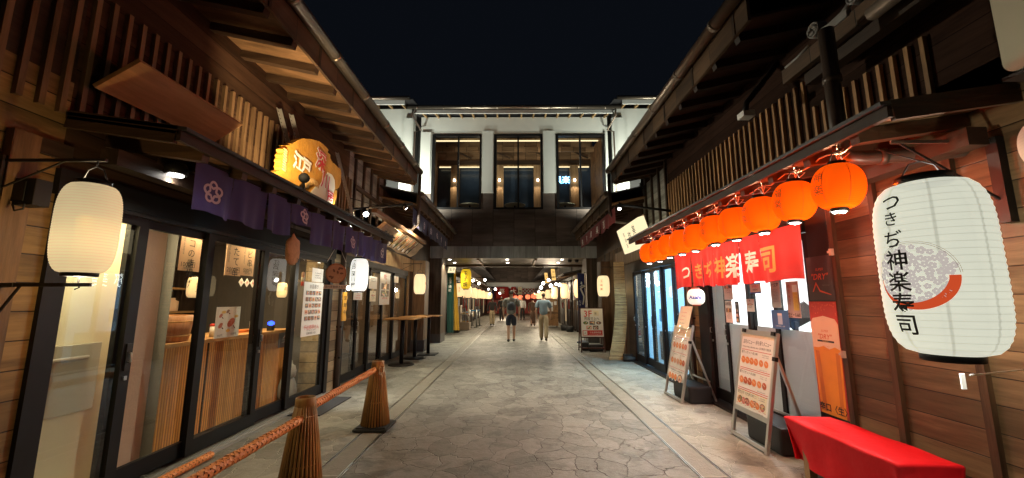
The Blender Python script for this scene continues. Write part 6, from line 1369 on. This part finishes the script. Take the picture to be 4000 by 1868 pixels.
for i in range(8): b.lathe([(.05, 0), (.06, .03), (.02, .06)], FOODC[(3, 8, 6, 0)[i % 4]], (-2.6 + .08 * (i % 4), 20.6 + .2 * (i // 4), .78 if i < 4 else .37), 8)
b.build('food', cs2)
for i, (x, y) in enumerate(((-2.42, 22.4), (-2.05, 22.4), (-1.98, 23.6), (-2.45, 23.9))):
    t = thing('queue_post', ('steel queue post with dark base, first by the food case', 'steel queue post at the near end of the blue belt', 'steel queue post at the far end of the blue belt', 'steel queue post closest to the dark doors')[i], 'queue post', (x, y, 0), 'steel queue posts'); b = MB(); b.tube([(x, y, .03), (x, y, .95)], .032, STEEL, 10); b.build('pole', t); b = MB(); b.lathe([(.16, .005), (.16, .02), (.04, .035)], BLACK, (x, y, 0), 16); b.build('base', t)
b = MB(); b.bar((-2.05, 22.4, .9), (-1.98, 23.6, .9), .01, .06, plain('blue_belt', (.03, .22, .45), .5)); b.bar((-2.42, 22.4, .9), (-2.05, 22.4, .9), .01, .06, b.mats[0]); tag(b.build('queue_belt', loc=(-2.2, 22.8, .9)), 'blue belt strung between the steel queue posts', 'belt')
ca = thing('food_cart', 'brown wooden cart with white notice by the far right lanterns', 'cart', (2.1, 22.8, 0))
b = MB(); b.box(1.72, 2.42, 22.5, 23.3, .08, 1.5, PLANKL); b.box(1.70, 2.44, 22.48, 23.32, .75, .79, BEAM); b.build('body', ca)
b = MB(); b.rect((1.78, 22.5, .82), UC, UZ, 0, .04, .36, .5, PAPER, .006); b.rect((1.78, 22.5, .82), UC, UZ, 0, .30, .36, .03, INK, .007); b.rect((2.2, 22.5, .9), UC, UZ, 0, .3, .14, .2, PAPER, .006); lines(b, V((1.78, 22.5, .82)), UC, UZ, .03, .2, .3, 2, .06, REDINK, .008); b.build('notice', ca, recalc=False)
b = MB()
for x in (1.8, 2.32): b.tube([(x, 22.55, .06), (x + .05, 22.55, .06)], .06, BLACK, 12)
b.build('wheel', ca)
for i, (px, py, lb) in enumerate(((2208, 1292, 'black tub weight by the black screen, nearer the cart'), (2229, 1297, 'black tub weight by the black screen, nearer the navy banner'))):
    p = survey(px, py, Z=.01); b = MB(); b.lathe([(.17, .006), (.21, .26), (.19, .26), (.15, .06)], RUBBER, (p.x, p.y + .2, 0), 16); tag(b.build('tub_weight', loc=(p.x, p.y + .2, 0)), lb, 'weight', 'black tub weights')
nb = thing('banner_flag', 'tall navy banner with a large white brush stroke letter', 'banner', (2.5, 14.1, 0))
a, c_ = survey(2255, 1068, Y=14.1), survey(2288, 1270, Y=14.1)
b = MB(); b.sheet(lambda i, j: V((a.x + (c_.x - a.x) * i, 14.1 + .02 * math.sin(i * 8 + j * 5), a.z + (c_.z - a.z) * j)), 8, 16, NAVY); b.build('cloth', nb, recalc=False)
b = MB(); st_ = [(2271, 1100), (2272, 1106), (2270, 1110)], [(2266, 1122), (2274, 1114), (2284, 1118), (2276, 1122), (2268, 1128), (2276, 1146), (2281, 1158), (2280, 1172), (2277, 1190)]
for s in st_:
    pts = [survey(x, y, Y=14.05) for x, y in s]; b.tube(pts, [.012 + .018 * math.sin(.4 + 2.5 * i / len(pts)) for i in range(len(pts))], PAPER, 6)
b.text('なぎ', .10, PAPER, survey(2266, 1178, Y=14.05), UC, UZ, 0, 0, .01, vertical=True); b.build('lettering', nb, recalc=False)
b = MB(); b.tube([(c_.x + .03, 14.1, .05), (c_.x + .03, 14.1, a.z + .05)], .014, BLACK, 8); b.tube([(a.x, 14.1, a.z + .02), (c_.x + .04, 14.1, a.z + .02)], .01, BLACK, 6); b.lathe([(.2, .006), (.2, .05), (.05, .10)], plain('navy_base', (.02, .035, .07), .5), (c_.x - .1, 14.2, 0), 14); b.build('pole', nb)
# round tables behind the bridge windows
for i, px in enumerate((1835, 2011, 2207)):
    p = survey(px, 801, Y=15.3); t = thing('round_table', 'round pale table behind the ' + ('left', 'middle', 'right')[i] + ' bridge window', 'table', (p.x, 15.3, zf), 'round tables on the bridge'); b = MB(); b.lathe([(.40, p.z - .03), (.40, p.z), (.05, p.z + .001)], CREAM, (p.x, 15.3, 0), 24); b.build('table_top', t); b = MB(); b.tube([(p.x, 15.3, zf), (p.x, 15.3, p.z - .03)], .04, BLACK, 8); b.build('pole', t)
b = MB(); b.box(-.12, .12, 17.28, 17.3, 0, 0.01, BLACK) if 0 else None

# ================================================================== PEOPLE
def skin_mesh(nodes, edges, radii, sub=2):
    me = bpy.data.meshes.new('figure'); me.from_pydata([tuple(n) for n in nodes], edges, [])
    o = bpy.data.objects.new('figure', me); COL.objects.link(o)
    o.modifiers.new('skin', 'SKIN').use_smooth_shade = True; s = o.modifiers.new('sub', 'SUBSURF'); s.levels = sub; s.render_levels = sub
    for v_, r in zip(me.skin_vertices[0].data, radii): v_.radius = r if isinstance(r, tuple) else (r, r)
    me.skin_vertices[0].data[0].use_root = True
    dg = bpy.context.evaluated_depsgraph_get(); out = bpy.data.meshes.new_from_object(o.evaluated_get(dg))
    bpy.data.objects.remove(o); bpy.data.meshes.remove(me); return out
def part_mesh(name, me, m, parent):
    o = bpy.data.objects.new(name, me); COL.objects.link(o); me.materials.clear(); me.materials.append(m)
    for p in me.polygons: p.use_smooth = True; p.material_index = 0
    o.parent = parent; KIDS.setdefault(parent, []).append(o); ORG[o] = ORG[parent]; return o
def person(label, loc, h, face=0.0, stride=.2, shirt=None, legs=None, shorts=False, skirt=None, bag=None, arm=.12, hair=None, sleeves=True, fat=1.0, swing=1, longhair=False, shoes=None):
    t = thing('person', label, 'person', loc, 'people in the street'); t.rotation_euler.z = face
    k = h / 1.75; F = fat; f1, f2 = stride * swing, -stride * swing      # right / left foot offset
    def leg(s, f):
        lift = .03 if f < 0 else 0
        return [V((s * .09 * F, 0, .90)) * k, V((s * .095, f * .55 + .03, .49)) * k, V((s * .09, f - (.05 if f < 0 else 0), .09 + lift)) * k, V((s * .10, f + .13, .035 + lift * .3)) * k]
    R_, L_ = leg(1, f1), leg(-1, f2)
    def armp(s, sw):
        return [V((s * .17 * F, 0, 1.42)) * k, V((s * .215 * F, 0 - .02, 1.38)) * k, V((s * .26 * F, -sw * .35, 1.12)) * k, V((s * .255 * F, -sw * .7 + .10, .90)) * k, V((s * .25 * F, -sw * .75 + .14, .83)) * k]
    RA_, LA_ = armp(1, f1 * .9), armp(-1, f2 * .9)
    spine = [V((0, 0, .95)), V((0, .0, 1.12)), V((0, -.01, 1.32)), V((0, .0, 1.45)), V((0, .01, 1.52)), V((0, .02, 1.58)), V((0, .02, 1.66)), V((0, .015, 1.72)), V((0, .10, 1.615))]; spine = [p * k for p in spine]
    nodes = spine + R_ + L_ + RA_ + LA_; n0 = 9
    edges = [(0, 1), (1, 2), (2, 3), (3, 4), (4, 5), (5, 6), (6, 7), (6, 8), (0, n0), (n0, n0 + 1), (n0 + 1, n0 + 2), (n0 + 2, n0 + 3), (0, n0 + 4), (n0 + 4, n0 + 5), (n0 + 5, n0 + 6), (n0 + 6, n0 + 7)]
    a0 = n0 + 8
    for q in (0, 5): edges += [(3, a0 + q), (a0 + q, a0 + q + 1), (a0 + q + 1, a0 + q + 2), (a0 + q + 2, a0 + q + 3), (a0 + q + 3, a0 + q + 4)]
    rd = [(.135, .09), (.12, .085), (.14, .095), (.09, .07), .052, .06, (.075, .09), (.05, .06), .016, .085, .058, .042, (.04, .03), .085, .058, .042, (.04, .03)] + [.055, .05, .038, .028, (.035, .018)] * 2
    rd = [tuple(x * k * (F if i < 4 else 1) for x in r) if isinstance(r, tuple) else r * k for i, r in enumerate(rd)]
    for q, A in ((0, RA_), (1, LA_)):                                  # fingers and thumb
        hidx = a0 + q * 5 + 4; sgn = 1 if q == 0 else -1
        for j, (dy, ln) in enumerate(((-.022, .06), (-.007, .07), (.008, .072), (.022, .06), (.045, .035))):
            nodes.append(A[4] + V((-sgn * .004, dy, -.035)) * k); nodes.append(A[4] + V((-sgn * .02, dy * 1.15 + (.01 if j == 4 else 0), -.035 - ln)) * k); i_ = len(nodes) - 2
            edges += [(hidx, i_), (i_, i_ + 1)]; rd += [.010 * k, .007 * k]
    part_mesh('body', skin_mesh(nodes, edges, rd), SKIN, t)
    # clothing
    e = 1.16
    tn = [p for p in spine[:4]] + [spine[3] + V((0, 0, .035)) * k] + RA_[:3] + LA_[:3] ; sl = 3 if sleeves else 3
    if sleeves == 'long': tn = spine[:4] + [spine[3] + V((0, 0, .035)) * k] + RA_[:4] + LA_[:4]; sl = 4
    te = [(0, 1), (1, 2), (2, 3), (3, 4), (3, 5)] + [(5 + i, 6 + i) for i in range(sl - 1)] + [(3, 5 + sl)] + [(5 + sl + i, 6 + sl + i) for i in range(sl - 1)]
    tn[0] = tn[0] - V((0, 0, .06)) * k
    if sl == 3: tn[7] = tn[6].lerp(tn[7], .75); tn[10] = tn[9].lerp(tn[10], .75)
    tr = [(.175, .13), (.165, .125), (.18, .13), (.12, .09), .07] + ([.085, .08, .075] * 2 if sl == 3 else [.085, .08, .06, .05] * 2); tr = [tuple(x * k * F for x in r) if isinstance(r, tuple) else r * k for r in tr]
    part_mesh('shirt', skin_mesh(tn, te, tr), shirt, t)
    if skirt:
        me = skin_mesh([V((0, 0, 1.0)) * k, V((0, 0, .7)) * k, V((0, .02, .3)) * k, V((0, .02, .14)) * k], [(0, 1), (1, 2), (2, 3)], [(.16 * k, .13 * k), (.18 * k, .15 * k), (.17 * k, .16 * k), (.17 * k, .17 * k)]); part_mesh('skirt', me, skirt, t)
    else:
        hip = V((0, 0, .99)) * k
        if shorts: ln = [hip, spine[0] - V((0, 0, .04)) * k] + [R_[0], R_[1] + V((0, 0, .04)) * k] + [L_[0], L_[1] + V((0, 0, .04)) * k]; le_ = [(0, 1), (1, 2), (2, 3), (1, 4), (4, 5)]; lr = [(.15 * k, .11 * k), (.16 * k, .12 * k), .115 * k, .098 * k, .115 * k, .098 * k]
        else: ln = [hip, spine[0] - V((0, 0, .04)) * k] + R_[:3] + L_[:3]; ln[4] = ln[4] + V((0, 0, -.02)) * k; ln[7] = ln[7] + V((0, 0, -.02)) * k; le_ = [(0, 1), (1, 2), (2, 3), (3, 4), (1, 5), (5, 6), (6, 7)]; lr = [(.15 * k, .11 * k), (.16 * k, .12 * k), .112 * k, .088 * k, .075 * k, .112 * k, .088 * k, .075 * k]
        part_mesh('shorts' if shorts else 'trousers', skin_mesh(ln, le_, lr), legs, t)
    for A in (R_, L_):
        part_mesh('shoe', skin_mesh([A[2] + V((0, -.05, -.03)) * k, A[2] + V((0, .04, -.025)) * k, A[3] + V((0, .02, 0)) * k], [(0, 1), (1, 2)], [.05 * k, .052 * k, (.045 * k, .035 * k)]), shoes or BLACKM, t)
    hm = hair or HAIR
    hn = [V((0, -.02, 1.60)) * k, V((0, -.005, 1.69)) * k, V((0, .02, 1.735)) * k]; hr = [(.07 * k, .075 * k), (.09 * k, .10 * k), (.06 * k, .07 * k)]
    if longhair: hn = [V((0, -.07, 1.36)) * k] + hn; hr = [(.085 * k, .035 * k)] + hr
    part_mesh('hair', skin_mesh(hn, [(i, i + 1) for i in range(len(hn) - 1)], hr), hm, t)
    if bag == 'backpack':
        part_mesh('backpack', skin_mesh([V((0, -.15, 1.06)) * k, V((0, -.17, 1.2)) * k, V((0, -.15, 1.38)) * k], [(0, 1), (1, 2)], [(.15 * k, .08 * k), (.15 * k, .09 * k), (.09 * k, .05 * k)]), BAGM, t)
        for s in (-1, 1): part_mesh('strap', skin_mesh([V((s * .09, -.13, 1.36)) * k, V((s * .10, -.03, 1.47)) * k, V((s * .10, .10, 1.38)) * k, V((s * .11, .11, 1.2)) * k], [(0, 1), (1, 2), (2, 3)], [(.02 * k, .008 * k)] * 4), BLACKM, t)
    elif bag == 'shoulder':
        part_mesh('bag', skin_mesh([V((-.27, -.06, 1.08)) * k, V((-.27, -.02, .90)) * k], [(0, 1)], [(.11 * k, .07 * k), (.13 * k, .09 * k)]), BLACKM, t); part_mesh('strap', skin_mesh([V((-.26, 0, 1.1)) * k, V((-.18, 0, 1.46)) * k, V((-.1, .1, 1.4)) * k], [(0, 1), (1, 2)], [.012 * k] * 3), BLACKM, t)
    return t
BAGM = plain('slate_backpack', (.045, .05, .06), .8); GREYT = cloth('grey_shirt_cloth', (.20, .195, .165), .9, 0); NAVYS = cloth('navy_shorts_cloth', (.022, .028, .045), .9, 0); BLUES = cloth('light_blue_shirt', (.22, .29, .34), .9, 0); KHAKI = cloth('khaki_cloth', (.36, .28, .17), .9, 0); DARKC = cloth('dark_top_cloth', (.03, .026, .024), .9, 0); BEIGE = cloth('beige_cloth', (.50, .40, .25), .9, 0); KIM = cloth('brown_kimono', (.16, .095, .065), .9, 0); WSH = cloth('white_shirt_cloth', (.7, .68, .64), .9, 0)
person('man in grey shirt and navy shorts with dark backpack walking away', (-.10, 14.5, 0), 1.80, 0, .20, GREYT, NAVYS, True, None, 'backpack', fat=1.06, shoes=BLACKM, hair=plain('brown_hair', (.06, .038, .025), .6))
person('man in light blue shirt and khaki trousers walking away', (1.07, 14.9, 0), 1.72, -.1, .20, BLUES, KHAKI, swing=-1, hair=plain('grey_brown_hair', (.09, .06, .04), .6), shoes=plain('brown_shoe', (.06, .04, .03), .6))
person('long-haired woman in dark top and beige wide trousers with black shoulder bag', (-1.27, 23.8, 0), 1.60, .15, .12, DARKC, BEIGE, bag='shoulder', sleeves='long', longhair=True, hair=plain('auburn_hair', (.05, .022, .012), .5))
person('person in brown kimono walking away beside the man in blue', (1.08, 23.6, 0), 1.58, -.1, .1, KIM, KIM, skirt=KIM, sleeves='long', fat=1.05)
person('person all in black far behind the grey-shirted man', (-.9, 29.5, 0), 1.7, .1, .15, DARKC, DARKC, sleeves='long'); person('person in white shirt and dark apron overalls at the far street end', (.62, 30.5, 0), 1.68, 2.9, .12, WSH, DARKC, sleeves='long')
person('distant person in grey near the second bridge', (-.45, 36, 0), 1.66, .2, .15, GREYT, DARKC, sleeves='long')
